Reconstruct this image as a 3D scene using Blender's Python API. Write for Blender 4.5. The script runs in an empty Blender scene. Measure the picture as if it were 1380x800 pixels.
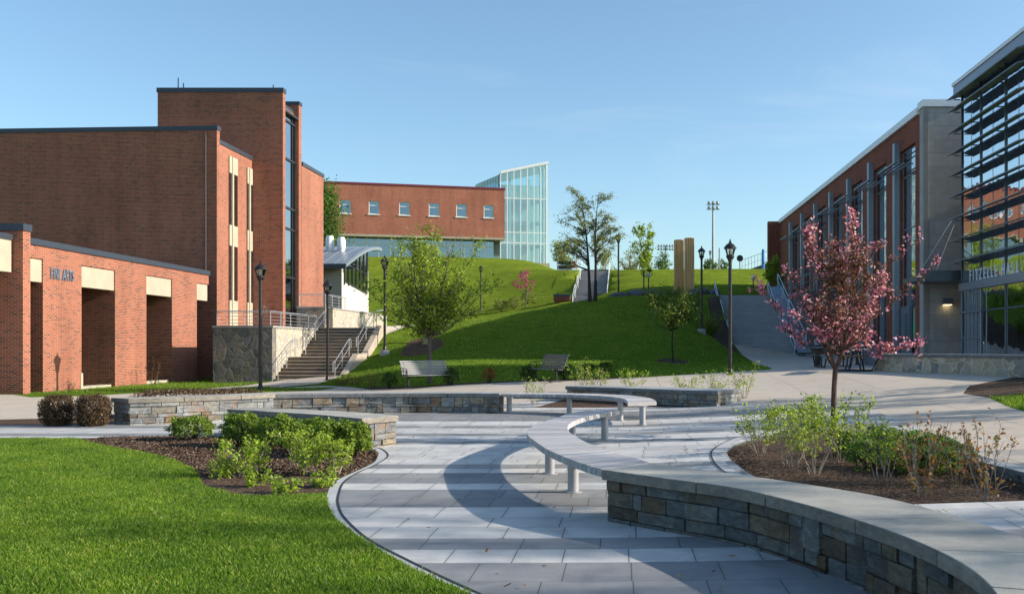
import bpy, bmesh, math, random
import numpy as np
from mathutils import Vector, Matrix, geometry
random.seed(7); rng = np.random.default_rng(7)
R = math.radians; PI = math.pi
scene = bpy.context.scene
COL = scene.collection
F0, CX, HY, EYE = 1300.0, 838.0, 468.0, 1.6
def G(px, py, z=0.0):
    s = (py-HY)/(EYE-z); return ((px-CX)/s, F0/s)
def PS(px, py, s): return ((px-CX)/s, F0/s, EYE-(py-HY)/s)

# ------------------------------------------------------------------ objects
BASE = {}
def tag(o, label=None, cat=None, group=None, kind=None):
    if label: o['label'] = label
    if cat: o['category'] = cat
    if group: o['group'] = group
    if kind: o['kind'] = kind
    return o
def thing(name, label, cat, loc=(0,0,0), rotz=0, group=None):
    o = bpy.data.objects.new(name, None); COL.objects.link(o)
    o.empty_display_size = 0.2
    o.location = loc; o.rotation_euler = (0,0,rotz)
    BASE[o.name] = tuple(loc)
    return tag(o, label, cat, group)
class MB:
    """collects faces; build() links ONE mesh object"""
    def __init__(s): s.v=[]; s.f=[]; s.t=[]; s.sm=[]
    def add(s, vs, fs, tone=0.5, smooth=False):
        n=len(s.v); s.v.extend(tuple(p) for p in vs)
        for f in fs: s.f.append(tuple(n+i for i in f)); s.t.append(tone); s.sm.append(smooth)
        return s
    def box(s, x0,x1,y0,y1,z0,z1, tone=.5):
        v=[(x0,y0,z0),(x1,y0,z0),(x1,y1,z0),(x0,y1,z0),(x0,y0,z1),(x1,y0,z1),(x1,y1,z1),(x0,y1,z1)]
        return s.add(v,[(0,3,2,1),(4,5,6,7),(0,1,5,4),(1,2,6,5),(2,3,7,6),(3,0,4,7)],tone)
    def obox(s, p, ux, uy, uz, lx, ly, lz, tone=.5):
        p=Vector(p); a=Vector(ux)*lx; b=Vector(uy)*ly; c=Vector(uz)*lz
        v=[p,p+a,p+a+b,p+b,p+c,p+a+c,p+a+b+c,p+b+c]
        return s.add(v,[(0,3,2,1),(4,5,6,7),(0,1,5,4),(1,2,6,5),(2,3,7,6),(3,0,4,7)],tone)
    def bar(s, p0, p1, w, h, tone=.5):
        p0=Vector(p0); p1=Vector(p1); d=(p1-p0); L=d.length; d.normalize()
        up=Vector((0,0,1)) if abs(d.z)<.95 else Vector((0,1,0))
        sd=d.cross(up).normalized(); up=sd.cross(d).normalized()
        return s.obox(p0-sd*w/2-up*h/2, d, sd, up, L, w, h, tone)
    def tube(s, pts, rad, n=8, tone=.5, caps=True):
        pts=[Vector(p) for p in pts]; m=len(pts)
        if not hasattr(rad,'__len__'): rad=[rad]*m
        vs=[]; prev=None
        for i in range(m):
            d=(pts[min(i+1,m-1)]-pts[max(i-1,0)]).normalized()
            if prev is None:
                a=Vector((1,0,0)) if abs(d.x)<.9 else Vector((0,1,0))
                u=d.cross(a).normalized()
            else:
                u=(prev-d*prev.dot(d)).normalized()
            prev=u; w=d.cross(u)
            for k in range(n):
                t=2*PI*k/n; vs.append(pts[i]+(u*math.cos(t)+w*math.sin(t))*rad[i])
        fs=[]
        for i in range(m-1):
            for k in range(n):
                a=i*n+k; b=i*n+(k+1)%n; fs.append((a,b,b+n,a+n))
        s.add(vs,fs,tone,True)
        if caps:
            n0=len(s.v)-len(vs)
            s.f.append(tuple(n0+k for k in range(n))[::-1]); s.t.append(tone); s.sm.append(False)
            s.f.append(tuple(n0+(m-1)*n+k for k in range(n))); s.t.append(tone); s.sm.append(False)
        return s
    def lathe(s, prof, c=(0,0,0), n=16, tone=.5, smooth=True):
        vs=[]; m=len(prof)
        for r,z in prof:
            for k in range(n):
                t=2*PI*k/n; vs.append((c[0]+r*math.cos(t),c[1]+r*math.sin(t),c[2]+z))
        fs=[]
        for i in range(m-1):
            for k in range(n):
                a=i*n+k; b=i*n+(k+1)%n; fs.append((a,b,b+n,a+n))
        fs.append(tuple(range(n))[::-1]); fs.append(tuple((m-1)*n+k for k in range(n)))
        return s.add(vs,fs,tone,smooth)
    def prism(s, poly, z0, z1, tone=.5):
        n=len(poly)
        ar=sum(poly[i][0]*poly[(i+1)%n][1]-poly[(i+1)%n][0]*poly[i][1] for i in range(n))
        if ar<0: poly=poly[::-1]
        vs=[(x,y,z0) for x,y in poly]+[(x,y,z1) for x,y in poly]
        fs=[(i,(i+1)%n,n+(i+1)%n,n+i) for i in range(n)]
        fs.append(tuple(range(n))[::-1]); fs.append(tuple(range(n,2*n)))
        return s.add(vs,fs,tone)
    def prism_x(s, poly, x0, x1, tone=.5):   # poly in (y,z), extruded along x
        n=len(poly)
        ar=sum(poly[i][0]*poly[(i+1)%n][1]-poly[(i+1)%n][0]*poly[i][1] for i in range(n))
        if ar<0: poly=poly[::-1]
        vs=[(x0,y,z) for y,z in poly]+[(x1,y,z) for y,z in poly]
        fs=[(i,(i+1)%n,n+(i+1)%n,n+i) for i in range(n)]
        fs.append(tuple(range(n))[::-1]); fs.append(tuple(range(n,2*n)))
        return s.add(vs,fs,tone)
    def build(s, name, mat, parent=None, bevel=0.0, loc=None):
        base=(0,0,0)
        if parent is not None: base=BASE[parent.name]
        elif loc is not None: base=loc
        me=bpy.data.meshes.new(name)
        me.from_pydata([(x-base[0],y-base[1],z-base[2]) for x,y,z in s.v],[],s.f)
        if any(s.sm): me.polygons.foreach_set('use_smooth', s.sm)
        if any(t!=.5 for t in s.t):
            a=me.attributes.new('tone','FLOAT','FACE'); a.data.foreach_set('value',s.t)
        me.materials.append(mat); me.update()
        if any(s.sm): me.set_sharp_from_angle(angle=R(38))
        o=bpy.data.objects.new(name,me); COL.objects.link(o)
        BASE[o.name]=base
        if parent is not None: o.parent=parent
        else: o.location=base
        if bevel>0:
            md=o.modifiers.new('bevel','BEVEL'); md.width=bevel; md.segments=2; md.limit_method='ANGLE'; md.angle_limit=R(40)
        return o
def np_mesh(name, V, Q, mat, parent=None, loc=(0,0,0), tone=None):
    base=BASE[parent.name] if parent is not None else loc
    V=np.asarray(V,dtype=np.float32)-np.array(base,dtype=np.float32); Q=np.asarray(Q,dtype=np.int32)
    k=Q.shape[1]; me=bpy.data.meshes.new(name)
    me.vertices.add(len(V)); me.vertices.foreach_set('co',V.ravel())
    me.loops.add(Q.size); me.loops.foreach_set('vertex_index',Q.ravel())
    me.polygons.add(len(Q)); me.polygons.foreach_set('loop_start',np.arange(0,Q.size,k,dtype=np.int32))
    me.update(calc_edges=True)
    if tone is not None:
        a=me.attributes.new('tone','FLOAT','FACE'); a.data.foreach_set('value',np.asarray(tone,dtype=np.float32))
    me.materials.append(mat)
    o=bpy.data.objects.new(name,me); COL.objects.link(o); BASE[o.name]=tuple(base)
    if parent is not None: o.parent=parent
    else: o.location=base
    return o
def kids(o): return [c for c in bpy.data.objects if c.parent==o]
def dup(root, loc, rotz=0, label=None, group=None, scale=None):
    r=root.copy(); COL.objects.link(r); r.location=loc; r.rotation_euler=(0,0,rotz)
    if label: r['label']=label
    if group: r['group']=group
    if scale: r.scale=(scale,)*3
    for ch in kids(root):
        c=ch.copy(); COL.objects.link(c); c.parent=r
        for g in kids(ch):
            d=g.copy(); COL.objects.link(d); d.parent=c
    return r

# ------------------------------------------------------------------ materials
class NT:
    def __init__(s, name):
        s.m=bpy.data.materials.new(name); s.m.use_nodes=True; s.t=s.m.node_tree; s.t.nodes.clear()
        s.out=s.n('ShaderNodeOutputMaterial')
    def n(s, ty, **kw):
        nd=s.t.nodes.new(ty)
        for k,v in kw.items():
            if k in nd.inputs: s.put(nd.inputs[k], v)
            else: setattr(nd,k,v)
        return nd
    def put(s, sock, v):
        if isinstance(v, bpy.types.NodeSocket): s.t.links.new(v, sock)
        else:
            if sock.type=='RGBA' and len(v)==3: v=(*v,1)
            sock.default_value=v
    def math(s, op, a, b=0.0, c=None, clamp=False):
        nd=s.t.nodes.new('ShaderNodeMath'); nd.operation=op; nd.use_clamp=clamp
        s.put(nd.inputs[0],a); s.put(nd.inputs[1],b)
        if c is not None: s.put(nd.inputs[2],c)
        return nd.outputs[0]
    def pos(s): return s.n('ShaderNodeNewGeometry').outputs['Position']
    def noise(s, vec, scale, detail=4, rough=.55, dist=0.0):
        nd=s.n('ShaderNodeTexNoise'); s.put(nd.inputs['Vector'],vec); nd.inputs['Scale'].default_value=scale
        nd.inputs['Detail'].default_value=detail; nd.inputs['Roughness'].default_value=rough; nd.inputs['Distortion'].default_value=dist
        return nd.outputs['Fac']
    def scale(s, vec, sc):
        nd=s.n('ShaderNodeVectorMath'); nd.operation='MULTIPLY'; s.put(nd.inputs[0],vec); nd.inputs[1].default_value=sc
        return nd.outputs[0]
    def ramp(s, fac, stops, interp='LINEAR'):
        nd=s.n('ShaderNodeValToRGB'); cr=nd.color_ramp; cr.interpolation=interp
        while len(cr.elements)>1: cr.elements.remove(cr.elements[-1])
        for i,(p,c) in enumerate(stops):
            e=cr.elements[0] if i==0 else cr.elements.new(p)
            e.position=p; e.color=(*c,1) if len(c)==3 else c
        s.put(nd.inputs[0],fac); return nd.outputs[0]
    def mix(s, fac, a, b, mode='MIX'):
        nd=s.n('ShaderNodeMix'); nd.data_type='RGBA'; nd.blend_type=mode
        s.put(nd.inputs[0],fac); s.put(nd.inputs[6],a); s.put(nd.inputs[7],b); return nd.outputs[2]
    def bump(s, h, strength=.3, dist=.02, nrm=None):
        nd=s.n('ShaderNodeBump'); nd.inputs['Strength'].default_value=strength; nd.inputs['Distance'].default_value=dist
        s.put(nd.inputs['Height'],h)
        if nrm is not None: s.put(nd.inputs['Normal'],nrm)
        return nd.outputs[0]
    def attr(s, name):
        nd=s.n('ShaderNodeAttribute'); nd.attribute_name=name; return nd
    def bsdf(s, color, rough=.8, nrm=None, metal=0.0, spec=.5):
        nd=s.n('ShaderNodeBsdfPrincipled')
        s.put(nd.inputs['Base Color'],color); s.put(nd.inputs['Roughness'],rough); s.put(nd.inputs['Metallic'],metal)
        s.put(nd.inputs['Specular IOR Level'],spec)
        if nrm is not None: s.put(nd.inputs['Normal'],nrm)
        return nd
    def done(s, sh):
        s.t.links.new(sh if isinstance(sh,bpy.types.NodeSocket) else sh.outputs[0], s.out.inputs['Surface']); return s.m

def wall_uv(t):
    """(horizontal run, height) for any upright wall, from world position and true normal"""
    g=t.n('ShaderNodeNewGeometry'); p=t.n('ShaderNodeSeparateXYZ'); t.put(p.inputs[0],g.outputs['Position'])
    nn=t.n('ShaderNodeSeparateXYZ'); t.put(nn.inputs[0],g.outputs['True Normal'])
    ax=t.math('ABSOLUTE',nn.outputs[0]); f=t.math('GREATER_THAN',ax,.7)
    u=t.math('ADD',t.math('MULTIPLY',p.outputs[1],f),t.math('MULTIPLY',p.outputs[0],t.math('SUBTRACT',1.0,f)))
    c=t.n('ShaderNodeCombineXYZ'); t.put(c.inputs[0],u); t.put(c.inputs[1],p.outputs[2]); t.put(c.inputs[2],t.math('MULTIPLY',f,7.3))
    return c.outputs[0], g.outputs['Position']
def m_brick(name, c1, c2, dark, mortar, mw=.010, fade=0):
    t=NT(name); uv,pos=wall_uv(t)
    b=t.n('ShaderNodeTexBrick'); t.put(b.inputs['Vector'],uv)
    b.inputs['Scale'].default_value=1; b.inputs['Brick Width'].default_value=.213; b.inputs['Row Height'].default_value=.0677
    b.inputs['Mortar Size'].default_value=mw; b.inputs['Mortar Smooth'].default_value=.1; b.inputs['Bias'].default_value=0
    t.put(b.inputs['Color1'],(0,0,0)); t.put(b.inputs['Color2'],(1,1,1)); t.put(b.inputs['Mortar'],(.5,.5,.5))
    rnd=t.n('ShaderNodeSeparateColor'); t.put(rnd.inputs[0],b.outputs['Color'])
    big=t.noise(pos,.35,4); 
    col=t.ramp(rnd.outputs[0],[(0,dark),(.09,dark),(.16,c1),(.6,c2),(.95,c1),(1,dark)])
    col=t.mix(t.math('MULTIPLY',b.outputs['Fac'],1.0),col,mortar)
    band=t.noise(t.scale(pos,(.25,.25,3.2)),1.0,3)
    strk=t.ramp(t.noise(t.scale(pos,(1.1,1.1,.12)),1.0,5,.65,.3),[(.42,(1,1,1)),(.72,(.62,.60,.60))])
    v=t.math('ADD',.62,t.math('ADD',t.math('MULTIPLY',big,.5),t.math('MULTIPLY',band,.22)))
    vv=t.n('ShaderNodeCombineColor'); 
    for i in range(3): t.put(vv.inputs[i],v)
    col=t.mix(1.0,col,vv.outputs[0],'MULTIPLY'); col=t.mix(.6,col,strk,'MULTIPLY')
    n=t.bump(t.math('SUBTRACT',t.noise(pos,60,3),t.math('MULTIPLY',b.outputs['Fac'],1.2)),.5,.006)
    return t.done(t.bsdf(col,.86,n,spec=.25))
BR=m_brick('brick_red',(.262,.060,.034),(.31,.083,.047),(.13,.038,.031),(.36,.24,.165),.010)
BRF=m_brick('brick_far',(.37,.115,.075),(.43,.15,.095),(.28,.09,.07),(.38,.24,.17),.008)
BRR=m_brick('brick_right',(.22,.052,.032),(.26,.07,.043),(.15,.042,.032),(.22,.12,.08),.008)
def m_conc(name, col, var=.15, sc=2.0, bump=.15, rough=.85, joint=0, fine=90, stain=.0):
    t=NT(name); p=t.pos(); a=t.noise(p,sc,6,.6); f=t.noise(p,fine,3,.6)
    lo=tuple(c*(1-var) for c in col); hi=tuple(min(1,c*(1+var)) for c in col)
    c=t.ramp(a,[(.3,lo),(.7,hi)])
    c=t.mix(.35,c,t.ramp(f,[(.3,tuple(x*.75 for x in col)),(.7,tuple(min(1,x*1.2) for x in col))]))
    if stain:
        st=t.ramp(t.noise(t.scale(p,(1.3,1.3,.35)),1.4,5,.65,.6),[(.52,(1,1,1)),(.72,(1-stain,1-stain*1.05,1-stain*1.1))])
        c=t.mix(1,c,st,'MULTIPLY')
    h=f
    if joint:
        sx=t.n('ShaderNodeSeparateXYZ'); t.put(sx.inputs[0],p); ms=[]
        for k in (0,1):
            q=t.math('PINGPONG',t.math('ADD',sx.outputs[k],.7),joint/2)
            ms.append(t.math('LESS_THAN',q,.011))
        jm=t.math('MAXIMUM',ms[0],ms[1]); c=t.mix(t.math('MULTIPLY',jm,.62),c,tuple(x*.22 for x in col))
        h=t.math('SUBTRACT',f,jm)
    return t.done(t.bsdf(c,rough,t.bump(h,bump,.01),spec=.3))
CONC=m_conc('concrete_walk',(.46,.40,.335),.10,.55,.15,.85,joint=1.9,stain=.16)
CONCL=m_conc('concrete_lintel',(.38,.34,.26),.12,1.5,.2,stain=.15)
CONCG=m_conc('concrete_grey',(.30,.285,.27),.12,1.2,.2,stain=.2)
STEP=m_conc('step_concrete',(.40,.335,.27),.15,1.5,.2,stain=.25)
STEPG=m_conc('step_grey',(.50,.50,.51),.15,1.5,.2,stain=.25)
WHITEW=m_conc('white_panel',(.47,.455,.43),.05,1.0,.05)
CURB=m_conc('curb_stone',(.40,.41,.42),.12,2.5,.25,stain=.1)
def m_blocks(name, c, bw, bh, mort=.012):
    t=NT(name); uv,pos=wall_uv(t)
    b=t.n('ShaderNodeTexBrick'); t.put(b.inputs['Vector'],uv); b.inputs['Scale'].default_value=1
    b.inputs['Brick Width'].default_value=bw; b.inputs['Row Height'].default_value=bh; b.inputs['Mortar Size'].default_value=mort
    t.put(b.inputs['Color1'],tuple(x*.86 for x in c)); t.put(b.inputs['Color2'],tuple(x*1.12 for x in c)); t.put(b.inputs['Mortar'],tuple(x*.6 for x in c))
    col=t.mix(.3,b.outputs['Color'],t.ramp(t.noise(pos,3,6,.6),[(.3,tuple(x*.7 for x in c)),(.7,tuple(x*1.3 for x in c))]))
    return t.done(t.bsdf(col,.8,t.bump(t.math('SUBTRACT',t.noise(pos,50,3),b.outputs['Fac']),.3,.006),spec=.3))
PIERC=m_blocks('concrete_blocks',(.37,.36,.345),1.2,.62)
def m_plain(name, col, rough=.5, metal=0.0, var=.08, spec=.5, sc=8):
    t=NT(name); a=t.noise(t.pos(),sc,4)
    c=t.ramp(a,[(.3,tuple(x*(1-var) for x in col)),(.7,tuple(min(1,x*(1+var)) for x in col))])
    r=t.math('ADD',rough-.06,t.math('MULTIPLY',a,.12))
    return t.done(t.bsdf(c,r,None,metal,spec))
COPE=m_plain('dark_coping',(.045,.055,.075),.45,.3)
COPER=m_plain('maroon_coping',(.16,.02,.035),.5)
STEEL=m_plain('rail_steel',(.50,.50,.51),.38,.7)
PIPE=m_plain('pipe_leg',(.33,.33,.35),.45,.3)
WMET=m_plain('white_metal',(.75,.76,.78),.4)
BLK=m_plain('lamp_metal',(.028,.026,.027),.38,.4,.3)
IRON=m_plain('cast_iron',(.015,.015,.017),.45,.3,.3)
BLUEM=m_plain('bluegrey_metal',(.16,.20,.26),.42,.45)
LOUV=m_plain('louvre_metal',(.095,.115,.145),.35,.4)
BANDM=m_plain('sign_band_metal',(.26,.28,.34),.42,.5)
LETM=m_plain('letter_metal',(.66,.70,.80),.4,.1)
ROOFM=m_plain('roof_metal',(.27,.31,.34),.4,.5)
SLAT=m_plain('bench_slat',(.19,.185,.195),.42,.3)
DARK=m_plain('dark_interior',(.02,.02,.022),.8)
BROWNW=m_plain('brown_wood',(.10,.06,.04),.6)
BLUEP=m_plain('blue_paint',(.03,.18,.55),.4)
REDP=m_plain('red_paint',(.55,.04,.02),.5)
INTW=m_plain('interior_light',(.55,.60,.60),.8)
INTF=m_plain('interior_floor',(.16,.14,.12),.7)
def m_glass(name, tint, refl=.5, trans=.5, rough=.02, facing=0.35, wob=.0):
    """coated window glass: a share of mirror, the rest see-through with tint"""
    t=NT(name); g=t.n('ShaderNodeBsdfGlossy'); t.put(g.inputs['Color'],(.92,.96,1)); g.inputs['Roughness'].default_value=rough
    if wob:
        nb=t.bump(t.noise(t.pos(),.9,2),wob,.05); t.put(g.inputs['Normal'],nb)
    tr=t.n('ShaderNodeBsdfTransparent'); t.put(tr.inputs['Color'],tint)
    fr=t.n('ShaderNodeLayerWeight'); fr.inputs['Blend'].default_value=facing
    f=t.math('ADD',refl,t.math('MULTIPLY',fr.outputs['Fresnel'],1-refl),clamp=True)
    m=t.n('ShaderNodeMixShader'); t.put(m.inputs[0],f); t.t.links.new(tr.outputs[0],m.inputs[1]); t.t.links.new(g.outputs[0],m.inputs[2])
    return t.done(m)
GLASS=m_glass('window_glass',(.30,.45,.48),.5,wob=.12)
GLASSC=m_glass('curtain_glass',(.18,.45,.50),.78,wob=.2)
GLASSA=m_glass('atrium_glass',(.80,.93,.90),.16)
GLASSD=m_glass('far_glass',(.30,.58,.64),.22)
LAMPG=m_glass('lamp_glass',(.93,.94,.92),.05)
def m_rubble(name, sc, stops, mortar, mw=.035):
    t=NT(name); uv,pos=wall_uv(t)
    w=t.n('ShaderNodeTexNoise'); t.put(w.inputs['Vector'],uv); w.inputs['Scale'].default_value=2.2; w.inputs['Detail'].default_value=4
    u2=t.mix(.34,uv,w.outputs['Color'],'ADD')
    v=t.n('ShaderNodeTexVoronoi'); v.feature='F1'; t.put(v.inputs['Vector'],u2); v.inputs['Scale'].default_value=sc
    e=t.n('ShaderNodeTexVoronoi'); e.feature='DISTANCE_TO_EDGE'; t.put(e.inputs['Vector'],u2); e.inputs['Scale'].default_value=sc
    sp=t.n('ShaderNodeSeparateColor'); t.put(sp.inputs[0],v.outputs['Color'])
    c=t.ramp(sp.outputs[0],stops)
    c=t.mix(.35,c,t.ramp(t.noise(pos,6,6,.65),[(.3,(.08,.08,.08)),(.7,(.45,.42,.38))]))
    ed=t.ramp(e.outputs['Distance'],[(mw*.6,(1,1,1)),(mw,(0,0,0))])
    c=t.mix(ed,c,mortar)
    h=t.math('ADD',t.math('MULTIPLY',t.noise(pos,14,5),.5),t.math('MULTIPLY',t.math('MINIMUM',e.outputs['Distance'],.15),6))
    return t.done(t.bsdf(c,.85,t.bump(h,.8,.03),spec=.25))
RUB=m_rubble('rubble_stone',2.5,[(0,(.035,.04,.05)),(.25,(.10,.10,.10)),(.42,(.05,.055,.06)),(.58,(.17,.13,.085)),(.75,(.13,.13,.13)),(1,(.24,.18,.11))],(.24,.21,.155),.028)
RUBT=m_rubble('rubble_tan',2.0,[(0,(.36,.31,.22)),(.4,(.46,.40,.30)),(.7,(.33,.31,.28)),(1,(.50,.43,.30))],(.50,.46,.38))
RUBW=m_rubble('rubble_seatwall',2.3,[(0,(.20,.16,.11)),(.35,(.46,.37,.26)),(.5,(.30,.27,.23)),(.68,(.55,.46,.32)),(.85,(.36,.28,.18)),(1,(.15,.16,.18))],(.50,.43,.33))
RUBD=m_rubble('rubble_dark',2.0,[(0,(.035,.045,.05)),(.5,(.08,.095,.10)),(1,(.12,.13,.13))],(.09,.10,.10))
def m_ashlar(name,gain=1.0):
    t=NT(name); p=t.pos(); a=t.attr('tone').outputs['Fac']
    c=t.ramp(a,[(0,(.085,.090,.098)),(.25,(.125,.132,.14)),(.5,(.17,.176,.178)),(.66,(.115,.114,.110)),(.80,(.125,.112,.095)),(.89,(.17,.14,.105)),(.94,(.085,.070,.058)),(.98,(.12,.08,.052)),(1,(.05,.045,.042))])
    n1=t.noise(t.scale(p,(1,1,2.2)),7,7,.65,.7)
    c=t.mix(.95,c,t.ramp(n1,[(.25,(.45,.45,.47)),(.5,(1,1,1)),(.74,(1.75,1.65,1.5))]),'MULTIPLY')
    rust=t.ramp(t.noise(p,2.1,6,.65,.9),[(.54,(0,0,0)),(.68,(1,1,1))])
    c=t.mix(t.math('MULTIPLY',rust,.6),c,(.17,.09,.042))
    wet=t.ramp(t.noise(t.scale(p,(1.6,1.6,.5)),1.3,4,.6,.5),[(.55,(1,1,1)),(.72,(.45,.43,.42))]); c=t.mix(1,c,wet,'MULTIPLY')
    c=t.mix(1,c,(gain,gain,gain*.97),'MULTIPLY')
    h=t.math('ADD',n1,t.math('MULTIPLY',t.noise(p,45,4,.7),.45))
    return t.done(t.bsdf(c,.85,t.bump(h,1.0,.04),spec=.25))
ASH=m_ashlar('ashlar_stone')
ASH_LIT=m_ashlar('ashlar_stone_lit',1.75)  # same stone as ASH, colour brightened to paint in sunlight
def m_cap(name, ca, cb, rough=.7):
    t=NT(name); p=t.pos(); a=t.attr('tone').outputs['Fac']
    c=t.ramp(a,[(0,ca),(1,cb)])
    n1=t.noise(p,2.4,8,.65,.5); f=t.noise(p,130,3)
    c=t.mix(.85,c,t.ramp(n1,[(.25,(.7,.7,.72)),(.7,(1.2,1.18,1.13))]),'MULTIPLY')
    c=t.mix(.3,c,t.ramp(f,[(.35,(.6,.6,.6)),(.65,(1.3,1.3,1.3))]),'MULTIPLY')
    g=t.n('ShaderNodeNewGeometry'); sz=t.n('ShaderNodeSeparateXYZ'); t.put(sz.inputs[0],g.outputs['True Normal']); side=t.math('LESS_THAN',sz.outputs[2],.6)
    c=t.mix(side,c,t.mix(1,c,t.ramp(t.noise(t.scale(p,(2,2,5)),5,6,.7),[(.3,(.42,.38,.37)),(.7,(.80,.74,.70))]),'MULTIPLY'))  # upright faces darkened and browned: shade painted into the colour of the split edge
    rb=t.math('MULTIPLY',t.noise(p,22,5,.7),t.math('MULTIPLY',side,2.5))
    return t.done(t.bsdf(c,rough,t.bump(t.math('ADD',rb,t.math('ADD',n1,t.math('MULTIPLY',f,.3))),.35,.012),spec=.3))
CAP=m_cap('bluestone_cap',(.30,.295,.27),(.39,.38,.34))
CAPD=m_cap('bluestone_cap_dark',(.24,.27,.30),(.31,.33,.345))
def m_plank():
    t=NT('grey_plank'); p=t.pos(); a=t.attr('tone').outputs['Fac']
    c=t.ramp(a,[(0,(.31,.295,.30)),(1,(.46,.44,.45))])
    g=t.noise(t.scale(p,(3,3,3)),3,6,.65); f=t.noise(p,160,2)
    c=t.mix(.5,c,t.ramp(g,[(.3,(.75,.75,.75)),(.7,(1.15,1.15,1.15))]),'MULTIPLY')
    c=t.mix(.25,c,t.ramp(f,[(.35,(.6,.6,.6)),(.65,(1.3,1.3,1.3))]),'MULTIPLY')
    return t.done(t.bsdf(c,.6,t.bump(f,.2,.004)))
PLANK=m_plank()
def m_wood():
    t=NT('sculpture_wood'); p=t.pos()
    g=t.noise(t.scale(p,(9,9,.7)),1.5,6,.6,.8)
    c=t.ramp(g,[(.3,(.48,.27,.10)),(.55,(.64,.40,.17)),(.75,(.74,.50,.24))])
    return t.done(t.bsdf(c,.6,t.bump(g,.3,.02)))
WOOD=m_wood()
FINM=m_plain('fin_metal',(.24,.29,.35),.42,.35)
def m_paver():
    t=NT('paver_stone'); p=t.pos(); a=t.attr('tone').outputs['Fac']
    u1=t.n('ShaderNodeUVMap'); u1.uv_map='e1'; u2=t.n('ShaderNodeUVMap'); u2.uv_map='e2'
    s1=t.n('ShaderNodeSeparateXYZ'); t.put(s1.inputs[0],u1.outputs[0]); s2=t.n('ShaderNodeSeparateXYZ'); t.put(s2.inputs[0],u2.outputs[0])
    dx=t.math('MINIMUM',s1.outputs[0],s2.outputs[0]); dy=t.math('MINIMUM',s1.outputs[1],s2.outputs[1])
    jx=t.math('LESS_THAN',dx,.0045); jy=t.math('LESS_THAN',dy,.0035)
    c=t.ramp(a,[(0,(.15,.158,.168)),(.35,(.235,.24,.248)),(.55,(.40,.40,.40)),(1,(.57,.565,.555))])
    n1=t.noise(p,2.6,7,.62,.5); f=t.noise(p,110,3,.7)
    c=t.mix(.8,c,t.ramp(n1,[(.25,(.62,.63,.66)),(.75,(1.22,1.2,1.16))]),'MULTIPLY')
    c=t.mix(.4,c,t.ramp(f,[(.3,(.55,.55,.55)),(.7,(1.35,1.35,1.35))]),'MULTIPLY')
    st=t.ramp(t.noise(p,.8,5,.6,.4),[(.56,(1,1,1)),(.75,(.80,.77,.73))]); c=t.mix(1,c,st,'MULTIPLY')
    dm=t.math('MULTIPLY',t.math('SUBTRACT',1.0,t.math('MULTIPLY',t.math('MINIMUM',dx,dy),22.0),clamp=True),t.noise(p,5,5,.7)); c=t.mix(t.math('MULTIPLY',dm,.30),c,(.13,.125,.115))
    c=t.mix(t.math('MULTIPLY',jx,.85),c,(.05,.05,.05)); c=t.mix(t.math('MULTIPLY',jy,.6),c,(.08,.08,.08))
    h=t.math('SUBTRACT',t.math('ADD',t.math('MULTIPLY',f,.25),t.math('MULTIPLY',n1,.4)),t.math('MAXIMUM',jx,jy))
    return t.done(t.bsdf(c,.68,t.bump(h,.35,.006),spec=.4))
PAVE=m_paver()
def m_mulch():
    t=NT('mulch'); p=t.pos(); v=t.n('ShaderNodeTexVoronoi'); t.put(v.inputs['Vector'],t.mix(.05,t.scale(p,(1,1.7,1)),t.n('ShaderNodeTexNoise',Scale=14.0).outputs['Color'],'ADD')); v.inputs['Scale'].default_value=34
    sp=t.n('ShaderNodeSeparateColor'); t.put(sp.inputs[0],v.outputs['Color'])
    c=t.ramp(sp.outputs[0],[(0,(.035,.02,.014)),(.5,(.085,.052,.036)),(.85,(.13,.085,.06)),(1,(.22,.16,.12))])
    c=t.mix(.5,c,t.ramp(t.noise(p,2,4),[(.3,(.6,.6,.6)),(.7,(1.25,1.2,1.15))]),'MULTIPLY')
    h=t.math('ADD',sp.outputs[1],t.noise(p,20,4))
    return t.done(t.bsdf(c,.95,t.bump(h,1.0,.03),spec=.15))
MULCH=m_mulch()
def m_chip():
    t=NT('wood_chip'); g=t.n('ShaderNodeNewGeometry')
    c=t.ramp(g.outputs['Random Per Island'],[(0,(.045,.027,.02)),(.6,(.12,.075,.05)),(.9,(.20,.14,.10)),(1,(.30,.23,.17))])
    return t.done(t.bsdf(c,.9,spec=.2))
CHIP=m_chip()
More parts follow.
